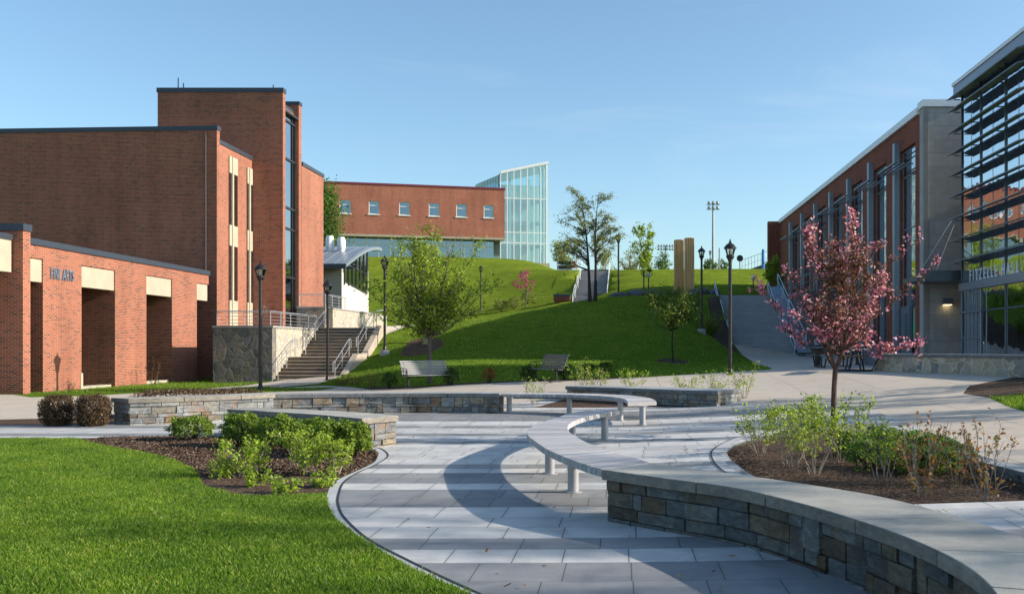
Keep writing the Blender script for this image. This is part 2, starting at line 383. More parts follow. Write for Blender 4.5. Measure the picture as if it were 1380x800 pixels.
def m_grass():
    t=NT('grass_ground'); p=t.pos()
    big=t.noise(p,.22,4,.55,.3); mid=t.noise(p,1.6,5,.65,.4); f=t.noise(t.scale(p,(1,.45,1)),38,5,.75); ff=t.noise(p,9,4,.7)
    c=t.ramp(f,[(.25,(.042,.082,.013)),(.5,(.110,.190,.026)),(.75,(.195,.295,.048))])
    c=t.mix(.75,c,t.ramp(mid,[(.3,(.70,.74,.7)),(.7,(1.28,1.2,1.1))]),'MULTIPLY')
    c=t.mix(.8,c,t.ramp(big,[(.3,(.74,.80,.8)),(.7,(1.32,1.2,1.1))]),'MULTIPLY')
    c=t.mix(.6,c,t.ramp(ff,[(.3,(.65,.68,.6)),(.7,(1.3,1.25,1.2))]),'MULTIPLY')
    w=t.n('ShaderNodeTexWave'); w.wave_type='BANDS'; w.bands_direction='DIAGONAL'; t.put(w.inputs['Vector'],p); w.inputs['Scale'].default_value=.42
    w.inputs['Distortion'].default_value=2.6; w.inputs['Detail'].default_value=3; w.inputs['Detail Scale'].default_value=.7
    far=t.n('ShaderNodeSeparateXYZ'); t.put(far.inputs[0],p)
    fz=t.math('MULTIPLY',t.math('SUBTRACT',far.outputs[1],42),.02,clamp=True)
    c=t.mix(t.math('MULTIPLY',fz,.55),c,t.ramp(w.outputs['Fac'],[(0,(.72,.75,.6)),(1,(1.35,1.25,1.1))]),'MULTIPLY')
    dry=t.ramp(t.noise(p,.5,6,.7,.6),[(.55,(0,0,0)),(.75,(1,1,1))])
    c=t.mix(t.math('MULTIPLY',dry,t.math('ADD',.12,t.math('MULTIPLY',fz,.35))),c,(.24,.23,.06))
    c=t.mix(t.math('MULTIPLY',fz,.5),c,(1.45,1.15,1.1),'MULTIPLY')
    h=t.math('ADD',f,t.math('MULTIPLY',ff,.8))
    n=t.bump(h,1.0,.09)
    d=t.n('ShaderNodeBsdfDiffuse'); t.put(d.inputs[0],c); t.put(d.inputs['Normal'],n)
    return t.done(d)
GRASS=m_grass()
def m_leaf(name, stops, trans=.45, rough=.5, gain=1.0):
    t=NT(name); g=t.n('ShaderNodeNewGeometry'); 
    c=t.ramp(g.outputs['Random Per Island'],stops)
    p=t.bsdf(c,rough,None,0,.3)
    tr=t.n('ShaderNodeBsdfTranslucent'); t.put(tr.inputs[0],t.mix(.5,c,(1.5,1.6,.9),'MULTIPLY'))
    m=t.n('ShaderNodeMixShader'); m.inputs[0].default_value=trans
    t.t.links.new(p.outputs[0],m.inputs[1]); t.t.links.new(tr.outputs[0],m.inputs[2]); return t.done(m)
def m_blade():
    t=NT('grass_blade'); g=t.n('ShaderNodeNewGeometry'); p=t.pos()
    c=t.ramp(g.outputs['Random Per Island'],[(0,(.052,.125,.009)),(.45,(.130,.245,.020)),(.8,(.21,.33,.036)),(.94,(.34,.40,.08)),(1,(.44,.40,.17))])
    c=t.mix(.9,c,t.ramp(t.noise(p,1.1,5,.65,.5),[(.3,(.62,.74,.7)),(.5,(1,1,1)),(.72,(1.35,1.2,1.1))]),'MULTIPLY')
    c=t.mix(.6,c,t.ramp(t.noise(p,9,3,.6),[(.3,(.7,.75,.7)),(.7,(1.25,1.2,1.2))]),'MULTIPLY')
    w=t.n('ShaderNodeTexWave'); w.wave_type='BANDS'; w.bands_direction='DIAGONAL'; t.put(w.inputs['Vector'],p); w.inputs['Scale'].default_value=.30; w.inputs['Distortion'].default_value=2.2; w.inputs['Detail'].default_value=2
    c=t.mix(.5,c,t.ramp(w.outputs['Fac'],[(.2,(.80,.86,.8)),(.8,(1.22,1.14,1.1))]),'MULTIPLY')
    dry=t.ramp(t.noise(p,.7,6,.7,.8),[(.57,(0,0,0)),(.74,(1,1,1))]); c=t.mix(t.math('MULTIPLY',dry,.45),c,(.26,.27,.07))
    b=t.bsdf(c,.5,None,0,.3); tr=t.n('ShaderNodeBsdfTranslucent'); t.put(tr.inputs[0],t.mix(.5,c,(1.5,1.6,.9),'MULTIPLY'))
    m=t.n('ShaderNodeMixShader'); m.inputs[0].default_value=.5; t.t.links.new(b.outputs[0],m.inputs[1]); t.t.links.new(tr.outputs[0],m.inputs[2]); return t.done(m)
BLADE=m_blade()
_OLD=m_leaf('grass_tuft',[(0,(.075,.155,.012)),(.5,(.135,.245,.02)),(.85,(.20,.33,.035)),(1,(.32,.36,.10))],.5)
L_BRIGHT=m_leaf('leaf_bright',[(0,(.075,.13,.015)),(.5,(.22,.32,.03)),(1,(.46,.52,.07))],.5)
L_MID=m_leaf('leaf_mid',[(0,(.045,.10,.015)),(.6,(.10,.19,.03)),(1,(.19,.28,.06))],.45)
L_OLIVE=m_leaf('leaf_olive',[(0,(.09,.11,.03)),(.6,(.20,.23,.06)),(1,(.36,.37,.13))],.55)
L_SHADE=m_leaf('leaf_shade_tree',[(0,(.09,.13,.02)),(.6,(.17,.22,.03)),(1,(.28,.34,.06))],.5)
L_BOX=m_leaf('leaf_boxwood',[(0,(.055,.10,.014)),(.5,(.15,.235,.028)),(1,(.32,.40,.07))],.45)
L_SHRUB=m_leaf('leaf_fresh',[(0,(.11,.19,.015)),(.5,(.26,.37,.03)),(1,(.45,.54,.08))],.5)
L_BROWN=m_leaf('leaf_brown',[(0,(.045,.028,.018)),(.5,(.115,.072,.042)),(1,(.26,.17,.10))],.35)
L_RUST=m_leaf('leaf_rust',[(0,(.14,.045,.018)),(.5,(.32,.13,.03)),(.8,(.28,.22,.04)),(1,(.12,.16,.03))],.45)
L_PINK=m_leaf('blossom_pink',[(0,(.36,.08,.16)),(.45,(.56,.17,.30)),(.8,(.76,.38,.48)),(1,(.88,.62,.68))],.4)
L_BRONZE=m_leaf('leaf_bronze',[(0,(.06,.022,.018)),(.5,(.15,.060,.042)),(.85,(.26,.13,.08)),(1,(.40,.30,.20))],.35)
L_MAG=m_leaf('blossom_magenta',[(0,(.30,.02,.10)),(.6,(.5,.06,.2)),(1,(.6,.16,.3))],.4)
def m_bark(name, c):
    t=NT(name); p=t.pos(); n=t.noise(t.scale(p,(14,14,2.5)),1.6,6,.65,.6)
    col=t.ramp(n,[(.3,tuple(x*.5 for x in c)),(.6,c),(.8,tuple(min(1,x*1.6) for x in c))])
    return t.done(t.bsdf(col,.9,t.bump(n,.8,.02),spec=.2))
BARK=m_bark('bark_grey',(.14,.12,.105)); BARKD=m_bark('bark_dark',(.06,.045,.038)); L_DBOX=m_leaf('leaf_dark_box',[(0,(.018,.045,.008)),(.6,(.05,.10,.014)),(1,(.14,.20,.04))],.3)
BARKP=m_bark('bark_pale',(.34,.28,.22)); BARKC=m_bark('bark_cherry',(.13,.075,.06))
ROCK=m_conc('boulder_rock',(.10,.11,.13),.4,3,.8,fine=20)
# ================================================================== TERRAIN
CP=[]
def cp(*a):
    for q in a: CP.append(q)
for x in range(-45,5,5):
    for y in (-12,-4,4,10,16,22): cp((x,y,0))
for x in (-45,-38,-30,-24,-20,-16): 
    for y in (28,34,42,50,58): cp((x,y,0))
cp((-12,28,0),(-8,28,.05),(-4,27,.08),(0,27,.25),(-13,34,0),(-13,42,0),(-9,34.8,.05),(-7.3,34.3,.15),(-5.9,35.1,.25),(-3.75,35.3,.35),(-2,34,.44),(.84,34,.58),(2.7,34.7,.68),(4.4,35.6,.75),(5.6,35.9,.8))
cp((-11,38,.15),(-10.5,42,.5),(-12.3,44,.1),(-12.3,46,.75),(-12.4,48.2,1.3),(-12.4,51.2,2.5),(-12.5,54,2.8),(-15,52,2.7),(-15,56,2.8),(-13,58,2.95),(-16.5,60,2.9),(-16.5,69,3.1),(-12,64,3.1),(-10,50,1.66),(-10.3,46,1.0),(-8,40,.5),(-8,45,1.05),(-5,40,.6),(-5,45,1.05),(-5,50,1.95),(-6,56,3.2),(-7,61,3.75),(-9,58,3.0),(-7.5,66,3.7),(-10,68,3.3))
cp((2.4,45,.85),(2.4,40,.72),(0,45,1.0),(0,40,.6),(-2.5,45,1.05),(0,50,1.95),(-2.5,55,3.2),(0,55,3.0),(0,60,4.3),(-2.2,62,4.5),(-4,60,3.95),(0,66,5.15),(-3,67,4.9),(2.5,50,1.7),(2.5,55,2.9),(4.6,55,2.95),(4.2,50,1.5),(4,60,4.1),(5.4,60,3.6),(5.6,64,4.6),(3,66,5.2),(5,68,5.35),(5.6,56,2.0),(6.2,50,.95),(5.3,46,.85),(6.4,44,.85),(6.4,55,.93),(6.6,59.2,.96))
cp((8,59.2,.96),(11,59.2,.96),(8,50,.95),(12,50,.97),(16,50,1),(8,40,.88),(12,40,.9),(8,34,.84),(12,34,.92),(12,28,.9),(9,27,.72),(7,30,.72),(5,30,.55),(3,31,.48),(4,27,.3),(6,25,.38),(9,23,.58),(12,22,.72),(8,19,.42),(6,20,.28),(14,16,.7),(9,14,.34),(6,16,.18),(6.5,12,.21),(5.6,10,.18),(5.3,6,.1),(8,8,.3),(10,4,.3),(8,-4,.2),(20,0,.5),(20,10,.6),(20,25,.95),(25,40,1),(25,58,1),(40,0,.8),(40,60,1),(40,-12,.8),(20,-12,.4),(8,-12,.1))
cp((7,68.2,5.35),(11,68.2,5.35),(12,59.8,1.0),(16,60,1),(12.5,68,5.3),(20,70,5.4),(40,70,5.5),(5,74,5.6),(11,74,5.6),(20,80,6),(0,72,5.3),(-3,74,5.0),(0,80,5.8),(6,80,6.2),(11,80,6.3),(0,90,7.7),(6,88,7.6),(12,88,7.6),(0,98,8.4),(6,98,8.5),(12,98,8.5),(0,106,9.7),(6,106,9.8),(12,106,9.8),(6,114,10.95),(0,114,10.9),(14,114,11),(30,114,11),(30,90,7.7),(30,100,8.7))
cp((-4,92,5.5),(-1,92,5.6),(-5,88,5.1),(-1.5,112.5,10.6),(-5,112.5,10.6),(-7.5,92,5.5),(-7.5,112.5,10.7),(-8,84,4.6),(-14,98,4.7),(-10,98,5.4),(-20,98,4.4),(-30,98,4.2),(-40,98,4.2),(-15,80,3.9),(-25,80,3.6),(-12,74,3.5),(-14,90,4.3),(-40,80,3),(-70,90,3),(-20,66,3),(-20,74,3.2),(-30,66,3),(-70,58,0),(-70,30,0),(-70,0,0),(-70,-12,0),(-45,66,3))
cp((-10,112,9.6),(-14,112,8.4),(-20,112,8.0),(-30,112,8.0),(-45,112,8.0),(-12,125,12.2),(-18,125,11.6),(-30,125,11.5),(-45,125,11.5),(-12,136,14.0),(-18,138,14.55),(-24,137,14.6),(-33,136,14.6),(-45,134,14.6),(-60,134,14.6),(-70,112,8),(-70,140,14.6),(-8,118,11.2),(-8,130,11.6),(-8,140,11.6),(-5,125,11),(-12,146,14.4),(-30,150,14.7),(-70,160,14.7),(-8,160,12))
for x in (-4,6,20,40,60):
    for y in (125,150,200,240): cp((x,y,11))
for x in (-90,-50,-20): cp((x,240,14.7))
for y in (-12,30,60): cp((60,y,1))
cp((60,75,5.4),(60,114,11),(-90,-12,0),(-90,60,0),(-90,66,3),(-90,100,4),(-90,134,14.6))
GX0,GY0,GS=-90.0,-12.0,1.0; GNX,GNY=151,253
def _raster():
    vs=[Vector((p[0],p[1])) for p in CP]
    r=geometry.delaunay_2d_cdt(vs,[],[],0,1e-4)
    z=[]
    for i,v in enumerate(r[0]): z.append(CP[r[3][i][0]][2])
    Z=np.zeros((GNX,GNY)); 
    for f in r[2]:
        if len(f)!=3: continue
        a,b,c=(r[0][k] for k in f); za,zb,zc=(z[k] for k in f)
        x0=max(0,int((min(a.x,b.x,c.x)-GX0)/GS)); x1=min(GNX-1,int((max(a.x,b.x,c.x)-GX0)/GS)+1)
        y0=max(0,int((min(a.y,b.y,c.y)-GY0)/GS)); y1=min(GNY-1,int((max(a.y,b.y,c.y)-GY0)/GS)+1)
        if x1<x0 or y1<y0: continue
        X,Y=np.meshgrid(GX0+GS*np.arange(x0,x1+1),GY0+GS*np.arange(y0,y1+1),indexing='ij')
        d=(b.y-c.y)*(a.x-c.x)+(c.x-b.x)*(a.y-c.y)
        if abs(d)<1e-9: continue
        l1=((b.y-c.y)*(X-c.x)+(c.x-b.x)*(Y-c.y))/d; l2=((c.y-a.y)*(X-c.x)+(a.x-c.x)*(Y-c.y))/d; l3=1-l1-l2
        m=(l1>=-1e-6)&(l2>=-1e-6)&(l3>=-1e-6)
        Z[x0:x1+1,y0:y1+1][m]=(za*l1+zb*l2+zc*l3)[m]
    def blur(Z):
        P=np.pad(Z,1,mode='edge'); return (P[:-2,1:-1]+2*P[1:-1,1:-1]+P[2:,1:-1])/4*0.5+(P[1:-1,:-2]+2*P[1:-1,1:-1]+P[1:-1,2:])/4*0.5
    for _ in range(3): Z=blur(Z)
    Z2=Z.copy()
    for _ in range(14): Z2=blur(Z2)
    # far hills get a softer blur
    w=np.clip((GY0+GS*np.arange(GNY)-80)/15,0,1)[None,:]
    return Z*(1-w)+Z2*w
ZG=_raster()
def Hn(x,y):
    u=np.clip((np.asarray(x,float)-GX0)/GS,0,GNX-1.001); v=np.clip((np.asarray(y,float)-GY0)/GS,0,GNY-1.001)
    i=u.astype(int); j=v.astype(int); a=u-i; b=v-j
    return ZG[i,j]*(1-a)*(1-b)+ZG[i+1,j]*a*(1-b)+ZG[i,j+1]*(1-a)*b+ZG[i+1,j+1]*a*b
def H(x,y): return float(Hn(x,y))
def pip(poly,X,Y):
    X=np.asarray(X); Y=np.asarray(Y); c=np.zeros(X.shape,bool); n=len(poly)
    for i in range(n):
        x1,y1=poly[i]; x2,y2=poly[(i+1)%n]
        if y1==y2: continue
        m=((y1>Y)!=(y2>Y))&(X<(x2-x1)*(Y-y1)/(y2-y1)+x1); c^=m
    return c
def catmull(P,k=6,closed=False):
    P=[np.array(p,float) for p in P]; n=len(P); out=[]
    for i in range(n-1 if not closed else n):
        p0=P[i-1] if (i>0 or closed) else 2*P[0]-P[1]; p1=P[i]; p2=P[(i+1)%n]; p3=P[(i+2)%n] if (i+2<n or closed) else 2*P[n-1]-P[n-2]
        for j in range(k):
            t=j/k; out.append(tuple(.5*((2*p1)+(-p0+p2)*t+(2*p0-5*p1+4*p2-p3)*t*t+(-p0+3*p1-3*p2+p3)*t**3)))
    if not closed: out.append(tuple(P[-1]))
    return out
def resample(P,n):
    P=np.array(P,float); d=np.r_[0,np.cumsum(np.linalg.norm(np.diff(P,axis=0),axis=1))]
    t=np.linspace(0,d[-1],n); return [tuple(np.interp(ti,d,P[:,k]) for k in range(P.shape[1])) for ti in t]
def gp(lst): return [G(*p) for p in lst]
# --- region outlines (world metres)
curb_in = catmull(gp([(487,604),(503,602.5),(515,605),(523,614),(508,625),(480,638),(463,650),(456,668),(456,680),(464,697),(496,726),(547,753),(598,778),(647,800)]),4)+[(-1.15,5.6),(-.75,4.9),(-.2,4.2),(.6,3.4)]
curb_out= catmull(gp([(480,606),(499,605),(508,609),(509,614),(502,624),(464,641.5),(448,652),(441.5,664),(441.5,678),(454,699),(492,727.5),(543.5,758),(591,782),(636,800)]),4)+[(-1.21,5.6),(-.81,4.9),(-.26,4.15),(.5,3.3)]
mulch_front=catmull(gp([(100,590),(150,602),(195,609),(230,618),(258,630),(267,642),(276,655),(300,662),(330,667.5),(372,669),(410,666),(441.5,664)]),4)
j=[i for i,p in enumerate(curb_out) if abs(p[1]-G(441.5,664)[1])<1e-6][0]
bedL = mulch_front+curb_out[:j][::-1]+gp([(430,597),(375,591),(302,588.6),(200,588.4)])
lawn = [(-60,17.33)]+[mulch_front[0]]+mulch_front+curb_out[j:]+[(.4,-2),(-60,-2)]
curbP= curb_in+curb_out[::-1]
bedR_tip=catmull(gp([(1180,583),(1110,584),(1045,592),(1005,600),(987,607),(980,615),(990,628),(1015,646),(1060,668)]),4)
bedR = bedR_tip+[(2.2,8.5),(2.75,9.37),(5.4,9.37),(4.62,10.0),(4.4,11.0),(4.32,12.2),(4.4,13.6),(4.45,15.2),(4.1,16.6)]
bandR= catmull(gp([(1045,588),(1000,595),(975,605),(966,616),(977,634),(1008,654)]),5)
bandRi=catmull(gp([(1045,592),(1005,600),(987,607),(980,615),(990,628),(1015,646)]),5)
plaza=[(-60,17.33),mulch_front[0]]+gp([(200,588.4),(302,588.6),(430,597)])+curb_in+[(3,2.5),(12,2.5),(12,9.34),(5.4,9.34),(4.62,10.0),(4.45,12.2),(4.55,15.2),(5.25,16.9)]+gp([(1165,566),(1100,560),(1010,556)])+[(3.2,24.6),(2.6,25.3),(-1.2,27.4),(-2.6,26.3),(-3.4,25.3),(-2.6,24),(-8.4,24.2),(-8.7,22.3),(-10.4,20.6),(-11.2,20.1),(-13.9,19.75),(-60,19.75)]
mul_cd=[(-2.25,24.7),(-1.55,26.9),(1.5,25.8),(1.9,23.8),(-1.2,24.4)]       # bark between the gap and the far wall
mulB=[(-14.4,19.75),(-10.8,20.0),(-10.6,21.1),(-11.8,22.2),(-14.6,21.2)]
bedB=[(-11.4,20.6),(-10.0,20.2),(-8.2,22.4),(-8.6,24.6),(-10.3,25.6),(-12.6,24.4)]
path=[(-60,19.75),(-13.9,19.75),(-11.2,20.1),(-10.4,20.6),(-8.7,22.3),(-8.4,24.2),(-2.6,24),(-1.2,27.4),(2.6,25.3),(3.2,24.6)]+gp([(1010,556),(1100,560),(1165,566)])+[(5.25,16.9),(4.55,15.2),(4.45,12.2),(4.62,10.0),(5.4,9.34),(12,9.34),(12,2.5),(60,2.5),(60,60),(11.6,60),(11.6,59.3),(6.85,59.3),(6.5,52),(6.2,44.6),(5.6,35.9)]+[(4.4,35.4),(2.7,34.6),(.84,33.9),(-2,33.8),(-3.75,34.9),(-5.9,34.9),(-7.3,34.2),(-9,34.6),(-10.2,36.3)]+[(-11.6,37.5),(-12.9,36.8),(-13.2,37.6),(-12.6,40),(-12.75,44.1),(-15.6,44.1),(-15.7,40),(-16.4,35.6),(-17.6,32),(-19.0,31),(-20.7,32.8),(-60,32.8)]
grass_patch=[(-15.2,37.6),(-14.2,35.0),(-12.9,33.9),(-11.0,34.9),(-10.6,36.1),(-12.8,36.5),(-13.8,37.4)]
mulR=[(8.1,22.9),(8.9,24.7),(10.6,26.3),(13,27.6),(14,27),(12,23.5),(9.4,21.6),(8.2,21.6)]
grassR=[(8.2,21.6),(9.4,21.6),(12,23.5),(14,27),(18,24),(12,17),(9.2,16.2),(7.6,17.0),(7.8,19.5)]
strip=[(-9.8,36.2),(-9,34.6),(-7.3,34.2),(-5.9,34.9),(-3.75,34.9),(-2,33.8),(.84,33.9),(.9,34.5),(-1.9,34.9),(-3.8,35.6),(-5.9,35.7),(-7.4,35.2),(-8.8,35.9)]
upath=[(-12.85,51.3),(-12.7,57),(-11.6,59.5),(-9.4,61.5),(-7.6,64.2),(-7.9,65.9),(-10.5,63.6),(-13,62.2),(-17.1,62),(-17.1,57),(-15.6,56.5),(-15.6,51.3)]
def circle(cx,cy,rx,ry,n=18,j=.1):
    return [(cx+rx*math.cos(2*PI*i/n)*(1+random.uniform(-j,j)),cy+ry*math.sin(2*PI*i/n)*(1+random.uniform(-j,j))) for i in range(n)]
ring4=circle(2.4,45.1,.75,1.1); ring1=circle(-10.2,49.3,1.0,2.3)
bank=[(6.75,59.1),(6.45,53),(5.7,52.5),(5.2,56),(5.6,60),(5.9,66.5),(6.75,67.5)]
# (name, polygon, material, z offset)
REG=[('mulch_bed',bedL,MULCH,'structure'),('curb',curbP,CURB,'structure'),('mulch_bed',bedR,MULCH,'structure'),
     ('mulch_bed',mulB,MULCH,'structure'),('mulch_bed',bedB,MULCH,'structure'),('mulch_bed',mul_cd,MULCH,'structure'),('plaza',plaza,None,'structure'),('mulch_bed',mulR,MULCH,'structure'),
     ('lawn',grassR,GRASS,'structure'),('lawn',grass_patch,GRASS,'structure'),('mulch_bed',strip,MULCH,'structure'),
     ('path',path,CONC,'structure'),('path',upath,CONC,'structure'),('mulch_bed',ring4,MULCH,'structure'),('mulch_bed',ring1,MULCH,'structure'),
     ('mulch_bed',bank,MULCH,'structure'),('lawn',lawn,GRASS,'structure')]
VOIDS=[[(-15.85,44.15),(-12.98,44.15),(-12.98,51.0),(-15.85,51.0)],[(6.9,59.25),(11.5,59.25),(11.5,69.8),(6.9,69.8)],[(-4.8,93.05),(-1.4,93.05),(-1.4,115.1),(-4.8,115.1)]]
def zreg(name,i,x,y):
    z=Hn(x,y)
    if i==2: z=np.minimum(z,.03)+.0
    return z
def build_ground():
    V=[];E=[];seen={}
    def av(p):
        k=(round(p[0],3),round(p[1],3))
        if k not in seen: seen[k]=len(V); V.append(Vector(k))
        return seen[k]
    for nm,poly,m,kd in REG:
        ids=[av(p) for p in poly]
        for a,b in zip(ids,ids[1:]+ids[:1]):
            if a!=b: E.append((a,b))
    for poly in VOIDS:
        ids=[av(p) for p in poly]
        for a,b in zip(ids,ids[1:]+ids[:1]): E.append((a,b))
    def grid(x0,x1,y0,y1,st,jit=.0):
        for x in np.arange(x0,x1+.01,st):
            for y in np.arange(y0,y1+.01,st): av((x+random.uniform(-jit,jit)*st,y+random.uniform(-jit,jit)*st))
    grid(-30,30,2,80,1.0,.2); grid(-90,60,-12,240,4.0,.1); grid(-45,20,80,145,2.0,.2)
    for x,y in [(-1500,-300),(0,-300),(1500,-300),(1500,100),(1500,300),(1500,2500),(0,2500),(-1500,2500),(-1500,300),(-1500,100),(-400,600),(0,600),(400,600)]: av((x,y))
    r=geometry.delaunay_2d_cdt(V,E,[],0,1e-5)
    vs=np.array([(v.x,v.y) for v in r[0]]); tr=np.array([f for f in r[2] if len(f)==3]); 
    c=vs[tr].mean(axis=1); lab=np.full(len(tr),-1)
    for i in range(len(REG)-1,-1,-1): lab[pip(REG[i][1],c[:,0],c[:,1])]=i
    for poly in VOIDS: lab[pip(poly,c[:,0],c[:,1])]=-9
    res={}
    for i in range(-1,len(REG)):
        T=tr[lab==i]
        if len(T)==0: continue
        if i>=0 and REG[i][2] is None: continue
        u,inv=np.unique(T,return_inverse=True); T=inv.reshape(T.shape)
        P=vs[u]; z=zreg('',i,P[:,0],P[:,1])
        Vv=np.c_[P,z]
        # orient upward
        a=Vv[T[:,0]];b=Vv[T[:,1]];cc=Vv[T[:,2]]
        s=(b[:,0]-a[:,0])*(cc[:,1]-a[:,1])-(b[:,1]-a[:,1])*(cc[:,0]-a[:,0]); T[s<0]=T[s<0][:,::-1]
        nm,mt=('hillside',GRASS) if i<0 else (REG[i][0],REG[i][2])
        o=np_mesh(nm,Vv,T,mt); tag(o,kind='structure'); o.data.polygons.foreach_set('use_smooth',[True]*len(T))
        res[i]=o
    return res
GROUND=build_ground()
# --- pavers: every stone its own face with joint coordinates
ROWS=[2.5]; TON=[]
_known=[(6.02,.3),(6.593,.30),(7.165,.26),(7.65,.75),(8.09,.30),(8.58,.80),(9.07,.72),(9.68,.85),(10.25,.22),(10.86,.30),(11.37,.85),(11.85,.35)]
def build_pavers():
    rows=[(2.5,.4),(3.1,.7),(3.6,.3),(4.2,.6),(4.7,.35),(5.3,.65),(5.75,.3)]; 
    for a,b in zip(_known,_known[1:]): pass
    edges=[r[0] for r in rows]+[k[0] for k in _known]; tones=[r[1] for r in rows]+[_known[0][1]]+[k[1] for k in _known[1:]]
    # tone i belongs to row starting at edges[i]
    tones=[.4,.7,.3,.6,.35,.65,.35,.32,.28,.76,.30,.80,.72,.86,.22,.30,.86,.35]
    y=edges[-1]; tones=tones[:len(edges)-1]+[.35]
    last=.35
    while y<28:
        h=random.choice([.46,.46,.61,.57,.31]); y+=h; edges.append(y)
        last=random.choice([.2,.3,.78,.9,.7]) if last>.5 else random.choice([.8,.9,.72,.85,.3]); tones.append(last)
    xs=[]
    for i in range(len(edges)-1):
        w=.64 if random.random()<.7 else .5; off=random.uniform(0,w); L=[-61.0]; x=-26+off
        while x<12.8: L.append(x); x+=w*random.choice([1,1,1,1.0,.75,1.25])
        L.append(13.5); xs.append(L)
    V=[];E=[];seen={}
    def av(p):
        k=(round(p[0],3),round(p[1],3))
        if k not in seen: seen[k]=len(V); V.append(Vector(k))
        return seen[k]
    ids=[av(p) for p in plaza]
    for a,b in zip(ids,ids[1:]+ids[:1]):
        if a!=b: E.append((a,b))
    for q in range(6):
        ids=[av(p) for p in REG[q][1]]
        for a,b in zip(ids,ids[1:]+ids[:1]):
            if a!=b: E.append((a,b))
    for y in edges: E.append((av((-61,y)),av((13.5,y))))
    for i,L in enumerate(xs):
        for x in L[1:-1]: E.append((av((x,edges[i])),av((x,edges[i+1]))))
    r=geometry.delaunay_2d_cdt(V,E,[],0,1e-5)
    vs=np.array([(v.x,v.y) for v in r[0]]); tr=np.array([f for f in r[2] if len(f)==3]); c=vs[tr].mean(axis=1)
    ins=pip(plaza,c[:,0],c[:,1])&(c[:,1]>2.5)&(c[:,1]<edges[-1])
    for i in (0,1,2,3,4,5): ins&=~pip(REG[i][1],c[:,0],c[:,1])
    tr=tr[ins]; c=c[ins]
    u,inv=np.unique(tr,return_inverse=True); T=inv.reshape(tr.shape); P=vs[u]
    a=P[T[:,0]];b=P[T[:,1]];cc=P[T[:,2]]; s=(b[:,0]-a[:,0])*(cc[:,1]-a[:,1])-(b[:,1]-a[:,1])*(cc[:,0]-a[:,0]); T[s<0]=T[s<0][:,::-1]
    ri=np.clip(np.searchsorted(edges,c[:,1])-1,0,len(xs)-1); tone=[];rect=[];hs={}
    for k in range(len(T)):
        i=ri[k]; L=xs[i]; jx=int(np.searchsorted(L,c[k,0]))-1; jx=max(0,min(jx,len(L)-2))
        if (i,jx) not in hs: hs[(i,jx)]=random.gauss(0,.045)
        tone.append(min(1,max(0,tones[i]+hs[(i,jx)]))); rect.append((L[jx],L[jx+1],edges[i],edges[i+1]))
    V3=np.c_[P,Hn(P[:,0],P[:,1])]
    o=np_mesh('plaza',V3,T,PAVE,tone=tone); tag(o,kind='structure')
    me=o.data; rect=np.repeat(np.array(rect),3,axis=0); co=P[T.ravel()]
    e1=me.uv_layers.new(name='e1'); e1.data.foreach_set('uv',np.c_[co[:,0]-rect[:,0],co[:,1]-rect[:,2]].astype(np.float32).ravel())
    e2=me.uv_layers.new(name='e2'); e2.data.foreach_set('uv',np.c_[rect[:,1]-co[:,0],rect[:,3]-co[:,1]].astype(np.float32).ravel())
    return o
PLAZA=build_pavers()
# dark slot between pavers and the curb ring
def ribbon(name,pts,w,mat,dz,kind='structure',thick=.006):
    pts=[Vector((p[0],p[1],0)) for p in pts]; V=[];Q=[]
    for i,p in enumerate(pts):
        d=(pts[min(i+1,len(pts)-1)]-pts[max(0,i-1)]).normalized(); n=Vector((-d.y,d.x,0))
        a=p+n*w/2; b=p-n*w/2; z=H(p.x,p.y)+dz
        V+= [(a.x,a.y,z),(b.x,b.y,z)]
        if i: k=2*i; Q.append((k-2,k-1,k+1,k))
    o=np_mesh(name,V,Q,mat); return tag(o,kind=kind)
ribbon('drain_slot',[p for p in curb_in if p[1]<15.6],.022,DARK,.005)
ribbon('curb_edge',bandR,.14,CURB,.005); ribbon('drain_slot',[(p[0]-.09,p[1]-.03) for p in bandR[3:-3]],.018,DARK,.009)

# ================================================================== GRASS BLADES / WOOD CHIPS
def scatter(poly,n,box,extra=None):
    out=[]
    X=rng.uniform(box[0],box[1],n); Y=rng.uniform(box[2],box[3],n); m=pip(poly,X,Y)
    for i in (0,1): 
        if poly is lawn: m&=~pip(REG[i][1],X,Y)
    return X[m],Y[m]
def blades(name,X,Y,h,w,label=None,lean=.5):
    n=len(X); Z=Hn(X,Y); ns=np.sin(X*2.1+1)*np.sin(Y*2.7)+.7*np.sin(X*5.3+Y*3.9)*np.sin(Y*6.1-X*2)+.5*np.sin(X*13+Y*7)*np.sin(Y*11); hh=h*rng.uniform(.5,1.3,n)*(1+.22*ns); az=rng.uniform(0,2*PI,n); la=rng.uniform(0,2*PI,n); le=rng.uniform(.1,1,n)*lean
    dx=np.cos(az)*w/2; dy=np.sin(az)*w/2; tx=np.cos(la)*le*hh; ty=np.sin(la)*le*hh
    V=np.empty((n,4,3)); V[:,0]=np.c_[X-dx,Y-dy,Z-.005]; V[:,1]=np.c_[X+dx,Y+dy,Z-.005]
    V[:,2]=np.c_[X+dx*.6+tx*.45,Y+dy*.6+ty*.45,Z+hh*.6]; V[:,3]=np.c_[X+tx,Y+ty,Z+hh]
    Q=np.arange(4*n).reshape(n,4); Q=np.c_[Q[:,0],Q[:,1],Q[:,2],Q[:,3]]
    return np_mesh(name,V.reshape(-1,3),Q,BLADE)
